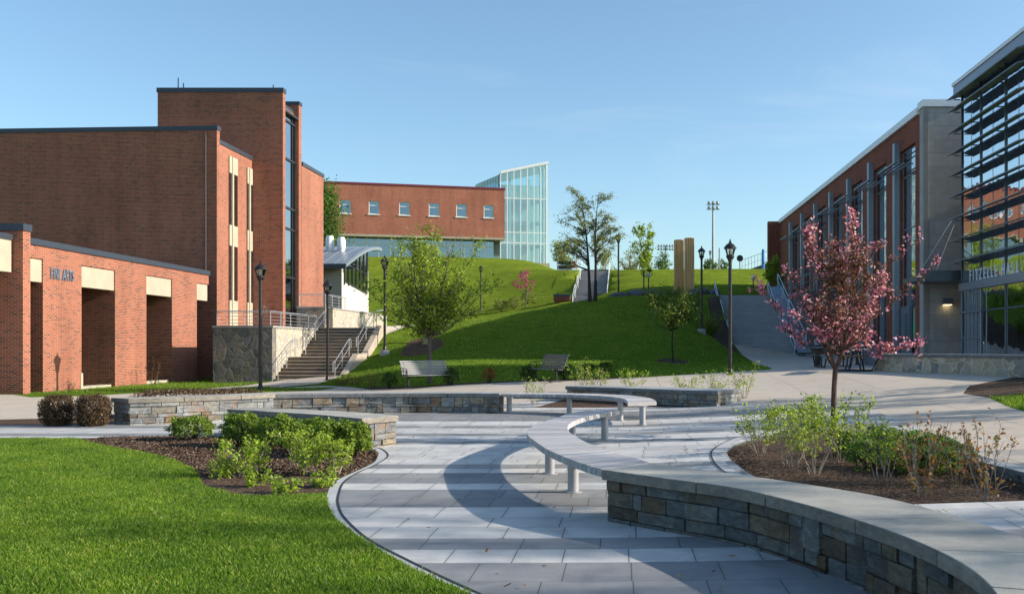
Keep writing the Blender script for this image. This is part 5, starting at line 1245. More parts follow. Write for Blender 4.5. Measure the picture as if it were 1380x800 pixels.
# ================================================================== PLANTS
def leaf_mesh(name,C,size,mat,parent,aspect=.6,up=.35,dirs=None,jit=.4,shape=0):
    C=np.asarray(C,float); n=len(C)
    if n==0: return None
    s=size*(1+jit*rng.uniform(-1,1,n))[:,None]
    nrm=rng.normal(size=(n,3)); nrm[:,2]=np.abs(nrm[:,2])*1.0+up; nrm/=np.linalg.norm(nrm,axis=1)[:,None]
    d=rng.normal(size=(n,3)) if dirs is None else dirs+rng.normal(size=(n,3))*.5
    d-=nrm*(d*nrm).sum(1)[:,None]; d/=np.linalg.norm(d,axis=1)[:,None]+1e-9; w=np.cross(nrm,d)
    V=np.empty((n,4,3)); V[:,0]=C-d*s*.5; V[:,1]=C+w*s*aspect*.5-d*s*.05+nrm*s*.10; V[:,2]=C+d*s*.5; V[:,3]=C-w*s*aspect*.5-d*s*.05+nrm*s*.10
    Q=np.arange(4*n).reshape(n,4)
    return np_mesh(name,V.reshape(-1,3),Q,mat,parent)
def curve_pts(p0,p1,n,wob,arch,rd):
    p0=np.array(p0,float);p1=np.array(p1,float);L=np.linalg.norm(p1-p0);out=[]
    o=rd.normal(size=3)*wob*L; o2=rd.normal(size=3)*wob*L*.5
    for i in range(n):
        t=i/(n-1); p=p0+(p1-p0)*t+o*math.sin(PI*t)+o2*math.sin(2*PI*t); p[2]+=arch*L*(t*t-t); out.append(p)
    return out
def grow(t,base,H_,r0,cc,cr,first,nbr,ntw,nleaf,bark,leafs,seed,lean=(0,0),tw=(.25,.6),spread=.10,arch=.25,up=.6,wob=.05,droop=0.0,ang=.9,shell=(.55,1.0),multi=1,flat=1.0,twr=.006,trunk_name='trunk',fork=0,outer=False):
    """trunk with limbs reaching into an ellipsoid crown; twigs carry the leaves.
       leafs: list of (name, material, size, share, aspect)"""
    rd=np.random.default_rng(seed); base=np.array(base,float); cc=np.array(cc,float); cr=np.array(cr,float); mb=MB()
    trunks=[]
    if fork:
        sp=curve_pts(base,base+np.array([lean[0]*.3,lean[1]*.3,fork]),5,.02,0,rd); mb.tube(sp,[r0*1.25,r0*1.05,r0,r0*.95,r0*.95],9)
        for k in range(multi):
            a=2*PI*k/multi+.4; e=base+np.array([lean[0]+math.cos(a)*cr[0]*.42,lean[1]+math.sin(a)*cr[1]*.42,H_*(.93 if k==0 else .86)]); tp=curve_pts(sp[-1],e,10,.04,.12,rd)
            tp=[base*1.0]+[sp[2]]+tp; tr=[r0,r0]+[max(.009,r0*.68*(1-.9*i/9)) for i in range(10)]; mb.tube(tp[2:],tr[2:],8); trunks.append((np.array(tp),tr))
    for k in range(multi if not fork else 0):
        a=2*PI*k/max(1,multi)+rd.uniform(0,1); off=np.array([math.cos(a),math.sin(a),0])*(0 if multi==1 else r0*1.4)
        topx=np.array([lean[0],lean[1],H_*.93])+ (np.array([math.cos(a)*cr[0]*.35,math.sin(a)*cr[1]*.35,-.1*H_*rd.random()]) if multi>1 else 0)
        tp=curve_pts(base+off,base+topx,12,.012,0,rd); tr=[max(.010,r0*(1-.93*(i/11)**.85))*(1.25 if i==0 else 1) for i in range(12)]
        mb.tube(tp,tr,9); trunks.append((np.array(tp),tr))
    LP=[];LD=[]
    for i in range(nbr):
        tp,tr=trunks[i%len(trunks)]
        for _ in range(30):
            d=rd.normal(size=3); d/=np.linalg.norm(d); tgt=base+cc+d*cr*rd.uniform(*shell)
            if tgt[2]>base[2]+first*.95: break
        # start on trunk
        hd=math.hypot(tgt[0]-(base[0]+lean[0]*.5),tgt[1]-(base[1]+lean[1]*.5)); sz=np.clip(tgt[2]-base[2]-hd*ang-.1*H_*rd.random(),first,H_*.88)
        zz=tp[:,2]-base[2]; k=int(np.clip(np.searchsorted(zz,sz)-1,0,len(zz)-2)); sp=tp[k]+(tp[k+1]-tp[k])*float(np.clip((sz-zz[k])/max(1e-6,zz[k+1]-zz[k]),0,1)); rr=tr[k]*.55
        bp=curve_pts(sp,tgt,8,wob,arch,rd); br=[max(twr,rr*(1-.9*j/7)) for j in range(8)]; mb.tube(bp,br,6,caps=False)
        bp=np.array(bp); ax=bp[-1]-bp[0]; ax/=np.linalg.norm(ax)
        for j in range(ntw):
            u=rd.uniform(.28,1.0)**.8*7; k=min(6,int(u)); p=bp[k]+(bp[k+1]-bp[k])*(u-k)
            d=ax*.6+rd.normal(size=3)*np.array([1,1,flat])*.75+np.array([0,0,up]); d/=np.linalg.norm(d); L=rd.uniform(*tw); q=p+d*L; q[2]-=droop*L
            m=(p+q)/2+rd.normal(size=3)*L*.08+np.array([0,0,droop*L*.4]); mb.tube([p,m,q],[twr,twr*.7,twr*.4],3,caps=False)
            n=nleaf; tt=rd.uniform(.1,1.08,n)[:,None]; pts=p+(q-p)*tt+rd.normal(size=(n,3))*spread*np.array([1,1,.8]); LP.append(pts); LD.append(np.repeat(d[None]-np.array([0,0,droop]),n,0))
    mb.build(trunk_name,bark,t)
    P=np.concatenate(LP); D=np.concatenate(LD); idx=rd.permutation(len(P)) if not outer else np.argsort(-(np.linalg.norm((P-base-cc)/cr,axis=1)+rd.normal(size=len(P))*.28)); P=P[idx]; D=D[idx]; i=0
    for nm,mt,sz,sh,asp in leafs:
        n=int(len(P)*sh); leaf_mesh(nm,P[i:i+n],sz,mt,t,asp,dirs=D[i:i+n]); i+=n
def tree(name,label,cat,pos,**k):
    g=k.pop('group',None); t=thing(name,label,cat,pos,group=g); grow(t,pos,**k); return t
# pink crabapple in the planter
px_,py_=G(1123,592,.03); cb=(px_,py_,.0)
tree('blossom_tree','young pink blossoming crabapple tree with bronze leaves in the right planter','tree',cb,H_=3.55,r0=.048,cc=(.33,0,2.66),cr=(1.30,1.15,1.10),first=1.5,nbr=46,ntw=19,nleaf=11,fork=1.22,multi=4,outer=True,bark=BARKC,
     leafs=[('blossom',L_PINK,.050,.36,.9),('leaves',L_BRONZE,.058,.64,.45)],seed=5,lean=(.12,0),tw=(.10,.28),spread=.036,ang=1.1,arch=.12,up=.75,shell=(.3,1.34),wob=.07)
# bright maple by the bench
x,y,z=PS(579,518,36); z=H(x,y)
tree('maple_tree','bright yellow green spring maple behind the silver bench','tree',(x,y,z),H_=6.25,r0=.085,cc=(.05,0,3.75),cr=(2.75,2.3,2.25),first=1.75,nbr=64,ntw=18,nleaf=9,fork=1.7,multi=5,bark=BARK,
     leafs=[('leaves',L_BRIGHT,.10,1,.75)],seed=12,tw=(.2,.62),spread=.10,ang=1.25,arch=.1,up=.5,shell=(.3,1.0))
x,y=(573-CX)/26,50.0; z=H(x,y)
tree('maple_tree','pale trunked young tree standing in the mulch ring uphill behind the bright maple','tree',(x,y,z),H_=5.2,r0=.11,cc=(-.2,0,3.5),cr=(2.3,2.0,1.7),first=1.5,nbr=26,ntw=12,nleaf=9,bark=BARKP,
     leafs=[('leaves',L_BRIGHT,.12,1,.75)],seed=13,tw=(.25,.6),spread=.12,ang=1.0,arch=.1,up=.4)
# twin locusts on the crest
for px,lean,seed,lab,Hh,cx_ in ((795,(-.55,0),21,'left leaning trunk of the twin feathery trees on the hill crest',7.3,-.95),(802,(.25,0),22,'right straight trunk of the twin feathery trees on the hill crest',7.7,.35)):
    x=(px-CX)/20.6;y=63.0;z=H(x,y)-.05
    tree('locust_tree',lab.replace('trunk','trunked tree'),'tree',(x,y,z),H_=Hh,r0=.13,cc=(cx_,0,5.05),cr=(1.65,1.6,2.7),first=2.1,nbr=32,ntw=14,nleaf=11,bark=BARKD,
     leafs=[('leaves',L_OLIVE,.115,1,.42)],seed=seed,lean=lean,tw=(.2,.6),spread=.075,ang=.55,arch=-.18,up=-.05,flat=.45,droop=.35,shell=(.35,1.05),group=None)
x=(867-CX)/17.6;y=F0/17.6;z=H(x,y)
tree('birch_tree','slim young lime green tree right of the twin trees, before the boulders','tree',(x,y,z),H_=6.1,r0=.07,cc=(.05,0,4.0),cr=(1.2,1.1,2.15),first=1.5,nbr=24,ntw=10,nleaf=7,bark=BARK,
     leafs=[('leaves',L_BRIGHT,.17,1,.8)],seed=31,tw=(.2,.5),spread=.12,ang=1.3,up=.6)
x,y=(908-CX)/29.2,45.0;z=H(x,y)
tree('shade_tree','small dark green tree in a mulch ring on the shaded hill before the wooden slabs','tree',(x,y,z),H_=3.45,r0=.055,cc=(0,0,2.5),cr=(1.5,1.4,.95),first=1.45,nbr=26,ntw=10,nleaf=5,bark=BARKD,
     leafs=[('leaves',L_SHADE,.10,1,.75)],seed=33,tw=(.2,.5),spread=.10,ang=.8,up=.3)
x,y=(703-CX)/13.2,F0/13.2; z=H(x+.4,y)
tree('redbud_tree','small magenta blossoming tree on the sunlit slope left of the far stairs','tree',(x+.4,y,z),H_=4.0,r0=.06,cc=(-.1,0,2.7),cr=(1.7,1.4,1.2),first=1.3,nbr=12,ntw=7,nleaf=7,bark=BARK,
     leafs=[('blossom',L_MAG,.13,1,.8)],seed=35,tw=(.2,.5),spread=.08,ang=.7,up=.3)
def bgtree(label,px,pytop,pybase,s,rpx,seed,mat,n=26,nl=9,size=.3,bark=BARK,first=.25,name='tree',nt=10):
    x=(px-CX)/s;y=F0/s;z=H(x,y); top=EYE-(pytop-HY)/s; h=top-z; r=rpx/s
    tree(name,label,'tree',(x,y,z),H_=h,r0=.03*h,cc=(0,0,h*.62),cr=(r,r,h*.38),first=h*first,nbr=n,ntw=nt,nleaf=nl,bark=bark,leafs=[('leaves',mat,size,1,.8)],seed=seed,tw=(.06*h,.13*h),spread=.028*h,ang=.9,up=.3,twr=.015,group='trees along the skyline')
bgtree('loose olive leafed tree rising between the glass atrium and the far stairs',760,316,362,8.4,19,41,L_OLIVE,nl=7,size=.26)
bgtree('pale thin leafed tree behind the slim lamp with the banner box',849,326,362,8.0,17,42,L_OLIVE,nl=4,size=.24,bark=BARKP)
bgtree('small loose tree behind the top of the far stairs',815,335,362,7.0,17,43,L_OLIVE,nl=5,size=.28,bark=BARKP)
bgtree('low bush like tree on the skyline right of the lime green tree',893,343,362,7.5,13,44,L_MID,nl=6,size=.26,first=.1)
bgtree('low leafy tree on the skyline right of the two wooden slabs',957,346,362,8.5,13,45,L_MID,nl=6,size=.24,first=.1)
bgtree('low leafy tree on the skyline just left of the first skyline tree by the slabs',975,349,362,8.5,9,46,L_MID,nl=5,size=.22,first=.1)
bgtree('dense green tree squeezed between the brick tower and the far brick building',437,243,420,13.5,20,47,L_MID,n=60,nl=12,size=.24,first=.05,nt=14)
x=(1046-CX)/17.3;y=F0/17.3;z=H(x,y)
tree('yellow_bush','yellow green leafy bush at the top of the right stairs beside the brick hall','bush',(x,y,z),H_=2.9,r0=.05,cc=(0,0,1.6),cr=(.95,.9,1.35),first=.2,nbr=30,ntw=12,nleaf=9,bark=BARK,leafs=[('leaves',L_BRIGHT,.13,1,.7)],seed=48,tw=(.2,.45),spread=.09,ang=.7)

# --- shrubs
def boxwood(label,x,y,r,h,seed,mat=L_BOX,size=.045,n=2600,group=None,z=None,name='boxwood_shrub',lumps=.16,flat=.0,stems=14,ry=None,low=-.55):
    z=H(x,y) if z is None else z; t=thing(name,label,'shrub',(x,y,z),group=group); rd=np.random.default_rng(seed); mb=MB(); ry=ry or r
    for k in range(stems):
        a=rd.uniform(0,2*PI); q=rd.uniform(.3,.95); mb.tube([(x+.03*math.cos(a),y+.03*math.sin(a),z),(x+r*q*.6*math.cos(a),y+ry*q*.6*math.sin(a),z+h*.45),(x+r*q*math.cos(a),y+ry*q*math.sin(a),z+h*(.9-.4*q))],[.010,.007,.003],4,caps=False)
    mb.build('stems',BARKD,t)
    d=rd.normal(size=(n,3)); d/=np.linalg.norm(d,axis=1)[:,None]; d[:,2]=np.where(d[:,2]<low,-d[:,2],d[:,2])
    ph=rd.uniform(0,6.28,6); lump=1+lumps*(np.sin(d[:,0]*5+ph[0])*np.sin(d[:,1]*5+ph[1])+.6*np.sin(d[:,2]*8+ph[2]+d[:,0]*7)+.5*np.sin(d[:,1]*13+ph[3]))
    rad=rd.uniform(.55,1,n)**.5*lump; sup=1/np.maximum(.75,np.max(np.abs(d),axis=1))**flat
    P=np.c_[x+d[:,0]*r*rad*sup,y+d[:,1]*ry*rad*sup,z+h*.5+d[:,2]*h*.5*rad*sup]; P[:,2]=np.maximum(P[:,2],z+.01)
    leaf_mesh('leaves',P,size,mat,t,.55,dirs=d,up=.2); return t
def stemmy(label,x,y,h,r,seed,nst=7,ntw=5,nleaf=7,size=.035,mat=L_SHRUB,bark=BARKP,group=None,name='leafy_shrub',z=None,lo=.35,spread=.025,thick=.008,asp=.55,cat='shrub',upb=1.0,tw=(.08,.2)):
    z=H(x,y) if z is None else z; t=thing(name,label,cat,(x,y,z),group=group); rd=np.random.default_rng(seed); mb=MB(); LP=[];LD=[]
    for k in range(nst):
        a=2*PI*k/nst+rd.uniform(-.5,.5); q=rd.uniform(.35,1)*r; hh=h*rd.uniform(.72,1.0)
        pts=curve_pts((x+.03*math.cos(a),y+.03*math.sin(a),z-.02),(x+q*math.cos(a),y+q*math.sin(a),z+hh),7,.05,.35,rd); mb.tube(pts,[thick*(1-.75*i/6) for i in range(7)],5,caps=False); pts=np.array(pts)
        for j in range(ntw):
            u=rd.uniform(lo,1)*6; i=min(5,int(u)); p=pts[i]+(pts[i+1]-pts[i])*(u-i); d=rd.normal(size=3)*.7+np.array([.6*math.cos(a),.6*math.sin(a),upb]); d/=np.linalg.norm(d); L=rd.uniform(*tw)
            q2=p+d*L; mb.tube([p,(p+q2)/2+rd.normal(size=3)*.01,q2],[thick*.4,thick*.3,.0015],3,caps=False)
            if nleaf: n=nleaf; tt=rd.uniform(.25,1.1,n)[:,None]; LP.append(p+(q2-p)*tt+rd.normal(size=(n,3))*spread); LD.append(np.repeat(d[None],n,0))
    mb.build('stems',bark,t)
    if LP: leaf_mesh('leaves',np.concatenate(LP),size,mat,t,asp,dirs=np.concatenate(LD))
    return t
# left bed
gL='clipped green shrubs of the left bed'
for px,py,r,h,sd,lab in ((258,593,.36,.40,61,'round clipped boxwood alone at the left of the left bed'),
   (325,601,.31,.52,62,'clipped boxwood left end of the row before the short seat wall'),
   (378,603,.33,.50,63,'clipped boxwood second from the left in the row before the short seat wall'),
   (420,609,.34,.50,64,'clipped boxwood in the middle of the row before the short seat wall'),
   (452,616,.33,.52,65,'clipped boxwood fourth from the left in the row before the short seat wall'),
   (477,617,.24,.50,66,'clipped boxwood at the right end of the row touching the short seat wall')):
    x,y=G(px,py); boxwood(lab,x,y,r,h,sd,group=gL,n=3000,size=.046,flat=.35)
gF='fresh leafed shrubs of the left bed'
for px,py,h,r,sd,lab in ((322,642,.44,.30,71,'fresh light green leafy shrub at the front left of the left bed'),
   (347,637,.42,.26,72,'fresh light green shrub just right of the front left one in the left bed'),
   (405,634,.55,.28,73,'tallest fresh light green shrub in front of the clipped row'),
   (418,640,.50,.24,74,'fresh light green shrub with bare pale stems below, center front of the left bed'),
   (452,640,.44,.25,75,'fresh light green shrub at the right front of the left bed'),
   (300,644,.20,.13,76,'tiny green sprig at the far left front of the left bed'),
   (387,664,.14,.16,77,'lowest small green clump at the lawn edge of the left bed'),
   (343,655,.16,.14,78,'small low green tuft at the lawn edge, left of the lowest clump'),
   (436,655,.13,.14,79,'small green tuft at the right lawn edge of the left bed')):
    x,y=G(px,py); stemmy(lab,x,y,h,r,sd,nst=8 if h>.3 else 6,ntw=6,nleaf=13 if h>.3 else 9,size=.05,group=gF,lo=.3 if h>.3 else .1,asp=.45,upb=1.3,spread=.028,tw=(.07,.16) if h>.3 else (.04,.09))
# brown clipped shrubs left
for px,py,sd,lab in ((77,573,81,'round clipped leafless brown shrub, left of the pair'),(126,573.5,82,'round clipped leafless brown shrub, right of the pair next to the seat wall')):
    x,y=G(px,py); boxwood(lab,x,y,.28 if sd==81 else .31,.62,sd,mat=L_BROWN,size=.038,n=8000,group='clipped brown shrubs left of the pale seat wall',name='brown_shrub',lumps=.08,flat=.8,stems=60,low=-.9)
boxwood('low wide brown clipped hedge behind the pale sunlit seat wall',-9.9,22.6,1.5,.62,83,mat=L_BROWN,size=.055,n=7000,name='brown_hedge',flat=.8,lumps=.05,stems=60,ry=.9)
# right planter
gR='leggy fresh shrubs with pale stems in the right planter'
for px,py,h,r,sd,nl,lab in ((1025,614,.72,.30,91,5,'leftmost leggy pale stemmed shrub of the right planter'),(1065,630,.92,.42,92,8,'leggy yellow green shrub second from the left in the right planter'),
   (1098,641,1.02,.48,93,9,'tallest leggy yellow green shrub left of the crabapple trunk'),(1088,608,.85,.45,97,9,'yellow green shrub behind the others left of the crabapple trunk'),(1130,624,.88,.50,94,8,'leggy yellow green shrub just right of the crabapple trunk'),(1190,650,.72,.25,95,4,'sparse leggy green shrub standing before the low dark boxwoods')):
    x,y=G(px,py,.03); stemmy(lab,x,y,h,r,sd,nst=9,ntw=9,nleaf=nl+4,size=.040,group=gR,z=.0,lo=.52,mat=L_BRIGHT,asp=.6,thick=.009,spread=.032)
gT='nearly bare twiggy shrubs in the right planter'
for px,py,h,r,sd,lab in ((1241,668,.86,.24,101,'twiggy shrub with a few rust leaves, leftmost of the bare ones'),(1240,655,.70,.22,102,'thin bare twig shrub just behind the leftmost rust leafed one'),
   (1286,656,.84,.30,103,'twiggy shrub with dark brown curled leaves, middle of the bare ones'),(1327,678,.84,.30,104,'twiggy shrub with rust leaves nearest the right edge'),(1312,650,.7,.25,105,'thin bare shrub behind the rightmost twiggy shrub')):
    x,y=G(px,py,.03); stemmy(lab,x,y,h,r,sd,nst=7,ntw=7,nleaf=4,size=.045,group=gT,z=.0,lo=.1,mat=L_RUST,asp=.6,thick=.008,name='twiggy_shrub',spread=.02)
gB='low dark boxwoods at the back of the right planter'
for k,(px,py,r) in enumerate(((1150,617,.27),(1172,631,.30),(1203,634,.30),(1235,640,.30),(1264,640,.30),(1288,634,.26),(1190,612,.30),(1226,616,.30),(1256,620,.28))):
    labs=['low dark boxwood right behind the crabapple trunk','low dark boxwood in the front row, first from the trunk','low dark boxwood in the front row, second from the trunk','low dark boxwood in the front row, third from the trunk','low dark boxwood in the front row behind the middle twiggy shrub','low dark boxwood at the right end of the planter row','low dark boxwood of the back row, nearest the trunk','low dark boxwood in the middle of the back row','low dark boxwood of the back row nearest the kerb']
    x,y=G(px,py,.03); boxwood(labs[k],x,y,r,.40,110+k,mat=L_MID,size=.038,n=1900,group=gB,z=.0,flat=.3)
# hill foot shrubs
gH='small round shrubs along the foot of the hill'
for k,(px,py,r,m_,lab) in enumerate(((525,524,.27,L_BOX,'small round green shrub left of the silver bench'),(608,517,.27,L_BOX,'small round green shrub right of the silver bench'),(659,513,.26,L_RUST,'small round shrub with brownish leaves between the benches'),
    (711,511.5,.26,L_BOX,'small round green shrub left of the dark bench'),(760,511.5,.28,L_MID,'small round green shrub behind the dark bench'),(792.5,509.5,.25,L_BOX,'small round green shrub first right of the dark bench'),(815,510,.27,L_BOX,'small round green shrub second right of the dark bench'))):
    s=37.3; x=(px-CX)/s; y=F0/s+.02; boxwood(lab,x,y,r*1.05,.56,130+k,mat=(L_DBOX if m_ is not L_RUST else m_),size=.06,n=900,group=gH)
gS='sparse light shrubs around the far seat walls'
for k,(px,Y_,h,r,lab) in enumerate(((720,25.4,.70,.35,'sparse sprouting shrub in the gap between the far seat walls'),(785,29.0,.95,.55,'sparse light green shrub behind the left end of the dark seat wall'),(806,28.5,.72,.45,'sparse light green shrub right of the one behind the dark seat wall end'),
    (853,28.5,.62,.5,'low light green shrub behind the middle of the dark seat wall'),(925,27.0,.55,.5,'thin light shrub behind the dark seat wall, left of the leafy one'),(962,26.2,.75,.55,'light green shrub behind the right end of the dark seat wall'),(1004,25.6,.95,.55,'taller light green shrub just beyond the right end of the dark seat wall'))):
    x=(px-CX)*Y_/F0; stemmy(lab,x,Y_,h,r,140+k,nst=8,ntw=7,nleaf=5 if k else 3,size=.06,group=gS,lo=.35,mat=L_BRIGHT if k!=3 else L_SHRUB,spread=.05)
for px,Y_,h,r,sd,m_,lab in ((502,35.6,.62,.30,151,L_RUST,'reddish brown twiggy shrub left of the silver bench'),(460,37.3,.45,.5,152,L_RUST,'low bare brown twigs at the foot of the left stairs'),(478,36.9,.35,.4,153,L_RUST,'low bare brown twigs right of the stairs foot')):
    x=(px-CX)*Y_/F0; stemmy(lab,x,Y_,h,r,sd,nst=12,ntw=8,nleaf=4,size=.035,mat=m_,bark=BARKC,name='twiggy_shrub',lo=.2,thick=.006)
for px,py,s,lab in ((675,418,13.3,'grey green round bush left of the pair on the sunlit slope'),(692.5,417,13.3,'grey green round bush beside the distant lamp on the slope'),(711,416,13.0,'grey green round bush below the magenta tree')):
    x=(px-CX)/s;y=F0/s; boxwood(lab,x,y,.78,1.25,int(px),mat=L_OLIVE,size=.12,n=900,group='round bushes on the sunlit slope',name='round_bush')
for k,(px,Y_,h,r,lab) in enumerate(((885,60,1.1,.9,'dark leafy shrub on the crest left of the wooden slabs'),(925,58,1.2,1.0,'dark leafy shrub just before the wooden slabs'),(957,57,1.3,1.0,'dark leafy shrub right of the hill lamp'),(935,62,1.1,.9,'dark leafy shrub close under the boulders'),(905,63,1.0,.8,'dark leafy shrub between crest boulders and slabs'))):
    x=(px-CX)*Y_/F0; stemmy(lab,x,Y_,h,r,170+k,nst=14,ntw=10,nleaf=9,size=.11,group='leafy shrubs on the hill crest',lo=.1,mat=L_SHADE,bark=BARKD,spread=.12,tw=(.15,.35))
x,y,z=PS(322,436,27.5); stemmy('bare pale branched shrub on the rubble terrace before the sunlit strip windows',x,50.3,1.45,.5,181,nst=5,ntw=5,nleaf=0,bark=BARKP,name='bare_shrub',z=2.58,thick=.022,lo=.3,tw=(.2,.45))
stemmy('small reddish shrub against the second brick pier of the colonnade',-19.9,41.0,1.2,.5,182,nst=8,ntw=6,nleaf=2,size=.05,mat=L_RUST,bark=BARKC,name='bare_shrub',thick=.010,lo=.3,tw=(.1,.25))

# ================================================================== SCULPTURE, BOULDERS, MASTS, SIGNS
def slab(label,px0,px1,ytop,s,th,rz):
    x0=(px0-CX)/s;x1=(px1-CX)/s;y=F0/s;z0=H((x0+x1)/2,y)-.2;z1=EYE-(ytop-HY)/s
    t=thing('wooden_slab',label,'sculpture',((x0+x1)/2,y,z0),group='two upright wooden slabs'); m=MB(); n=5
    for i in range(n): a=x0+(x1-x0)*i/n; b=x0+(x1-x0)*(i+1)/n; m.box(a+.004,b-.004,y,y+th,z0,z1-.03*((i+1)%n==0)-.03*(i==0))
    m.build('timber',WOOD,t,bevel=.02); MB().box(x0+.02,x1-.02,y+.04,y+th-.04,z0,z1-.1).build('core',BROWNW,t); return t
slab('left shorter upright wooden slab of the sculpture on the crest',908.5,921.8,322.5,18.2,.5,0); slab('right taller upright wooden slab of the sculpture on the crest',922.6,935.8,320,18.5,.5,0)
def boulder(label,px,ytop,ybot,w,s,seed):
    x=(px-CX)/s;y=F0/s; z=H(x,y); rx=w/2/s; hz=(ybot-ytop)/s; t=thing('boulder',label,'boulder',(x,y,z),group='dark boulders along the hill crest'); bm=bmesh.new(); bmesh.ops.create_icosphere(bm,subdivisions=4,radius=1)
    rd=random.Random(seed); pl=[(Vector((rd.gauss(0,1),rd.gauss(0,1),rd.gauss(0,.7))).normalized(),rd.uniform(.62,.9)) for _ in range(13)]
    from mathutils import noise as mn
    for v in bm.verts:
        c=v.co.copy()
        for n_,d_ in pl:
            k=c.dot(n_)-d_
            if k>0: c-=n_*k*.9
        c+=c.normalized()*(mn.noise(c*2.5+Vector((seed,0,0)))*.07+mn.noise(c*7)*.025); v.co=Vector((c.x*rx*1.12,c.y*rx*.8,c.z*hz*.72+hz*.25))
    me=bpy.data.meshes.new('stone'); bm.to_mesh(me); bm.free(); me.materials.append(ROCK); o=bpy.data.objects.new('stone',me); COL.objects.link(o); o.parent=t; BASE[o.name]=BASE[t.name]
for k,(px,yt,yb,w,lab) in enumerate(((835,396.5,404,24,'dark boulder next to the right brick pier'),(858,394,404,26,'dark long boulder left of the lime green tree foot'),(882,393,403,30,'dark boulder just right of the lime green tree foot'),(907,396,403,18,'small dark boulder at the left foot of the wooden slabs'),(944,390,401,30,'dark boulder right of the wooden slabs'),(962,393,402,20,'dark boulder nearest the left rail of the right stairs'))):
    boulder(lab,px,yt,yb,w,18.6,k+1)
# stadium masts
def mast(label,px,ytop,s,heads,rows):
    x=(px-CX)/s;y=F0/s;zt_=EYE-(ytop-HY)/s; t=thing('floodlight_mast',label,'floodlight mast',(x,y,11),group='stadium floodlight masts'); MB().tube([(x,y,10.5),(x,y,zt_)],[.45,.22],10).build('pole',m_plain('mast_grey',(.28,.29,.31),.5,.3),t)
    for r_ in range(rows):
        zz=zt_-.4-1.2*r_; a=MB().box(x-heads*.55,x+heads*.55,y-.1,y+.1,zz-.08,zz+.08).build('crossarm',BLK,t); m=MB()
        for i in range(heads): xx=x+(i-(heads-1)/2)*1.05; m.lathe([(.16,0),(.38,.15),(.4,.5),(.2,.75),(.0,.8)],(xx,y-.3,zz+.05),10)
        m.build('floodlights',m_plain('flood_grey',(.35,.36,.38),.4,.3),a)
mast('tall floodlight mast right of the wooden slabs',961,273.5,5.4,3,2); mast('far low floodlight mast left of the wooden slabs',897,331,3.6,6,2)
def post(name,label,px,ytop,s,w,mat,cat='post'):
    x=(px-CX)/s;y=F0/s;z=H(x,y); t=thing(name,label,cat,(x,y,z)); zt_=EYE-(ytop-HY)/s; MB().tube([(x,y,z-.1),(x,y,zt_)],[w,w*.9],10).build('shaft',mat,t); return t,x,y,z,zt_
post('slim_post','thin bare grey post between the floodlight mast and the round sign',969.5,334,9.0,.11,m_plain('post_grey',(.25,.25,.26),.6))
t,x,y,z,z1=post('round_sign','round dark disc sign on a post at the lawn edge on the skyline',997,344,11.6,.05,BLK,'sign'); MB().tube([(x,y-.08,z1-.35),(x,y-.12,z1-.35)],.38,24).build('disc',IRON,t)
t,x,y,z,z1=post('blue_post','bright blue padded post beside the bleacher ramp on the skyline',1028.5,336,11.0,.20,BLUEP)
t=thing('bleacher_ramp','dark wedge shaped bleacher ramp with thin fence on the skyline','ramp',(15,118,11)); s=10.6; xa=(1000-CX)/s; xb=(1060-CX)/s; yr=F0/s
MB().add([(xa,yr,10.6),(xb,yr,10.6),(xb,yr,13.2),(xa,yr,11.2),(xa,yr+6,10.6),(xb,yr+6,10.6),(xb,yr+6,13.2),(xa,yr+6,11.2)],[(0,1,2,3),(7,6,5,4),(0,4,5,1),(1,5,6,2),(2,6,7,3),(3,7,4,0)]).build('ramp',m_plain('ramp_dark',(.05,.055,.07),.7),t)
m=MB()
for k in range(15): f=k/14; xx=xa+(xb-xa)*f; zz=11.2+2*f; m.tube([(xx,yr,zz),(xx,yr,zz+1.5)],.03,5)
m.tube([(xa,yr,12.7),(xb,yr,14.7)],.03,5); m.tube([(xa,yr,11.9),(xb,yr,13.9)],.02,5); m.build('fence',STEEL,t)
x,y,z=PS(833.5,360,18.5); MB().box(x-.05,x+.28,y-.1,y+.12,EYE+(HY-373)/18.5,EYE+(HY-352)/18.5).build('banner_box',BLK,bpy.data.objects[[o.name for o in bpy.data.objects if o.get('label','').startswith('slim lamp')][0]]) if False else None

# trees to the right of the camera: they stand on the plaza's east side and throw the long shadows
def offtree(label,x,y,h,seed,nl=5,rr=.16):
    z=H(x,y); return tree('plaza_tree',label,'tree',(x,y,z),H_=h,r0=.018*h,cc=(0,0,h*.62),cr=(h*rr,h*rr,h*.36),first=h*.25,nbr=34,ntw=9,nleaf=nl,bark=BARK,leafs=[('leaves',L_MID,.2,1,.7)],seed=seed,tw=(.3,.9),spread=.16,ang=.9,up=.3,twr=.012,group='plaza trees east of the walk')
o1=offtree('tall half leafed tree on the east side of the plaza, nearest the glass hall',25,21.5,10.5,201)
o2=offtree('very tall half leafed tree on the east side of the plaza, nearest the camera',27,8.2,15.5,202)
i=0
for x,y,rz,sc,src,lab in ((19,23.8,1.3,.72,o1,'small half leafed tree on the east side of the plaza near the rubble wall'),(31,10.4,2.1,.95,o2,'tall half leafed tree on the east side of the plaza, middle of the row'),(24,5.4,3.7,.8,o2,'half leafed tree on the east side of the plaza, south end'),(23,17.8,4.9,.9,o1,'medium half leafed tree on the east side of the plaza, front row'),(34,13.0,5.5,.9,o2,'tall half leafed tree on the east side of the plaza, back row'),(17.5,18.8,5.9,.62,o1,'smallest half leafed tree on the east side of the plaza')):
    dup(src,(x,y,H(x,y)),rz,lab,scale=sc)

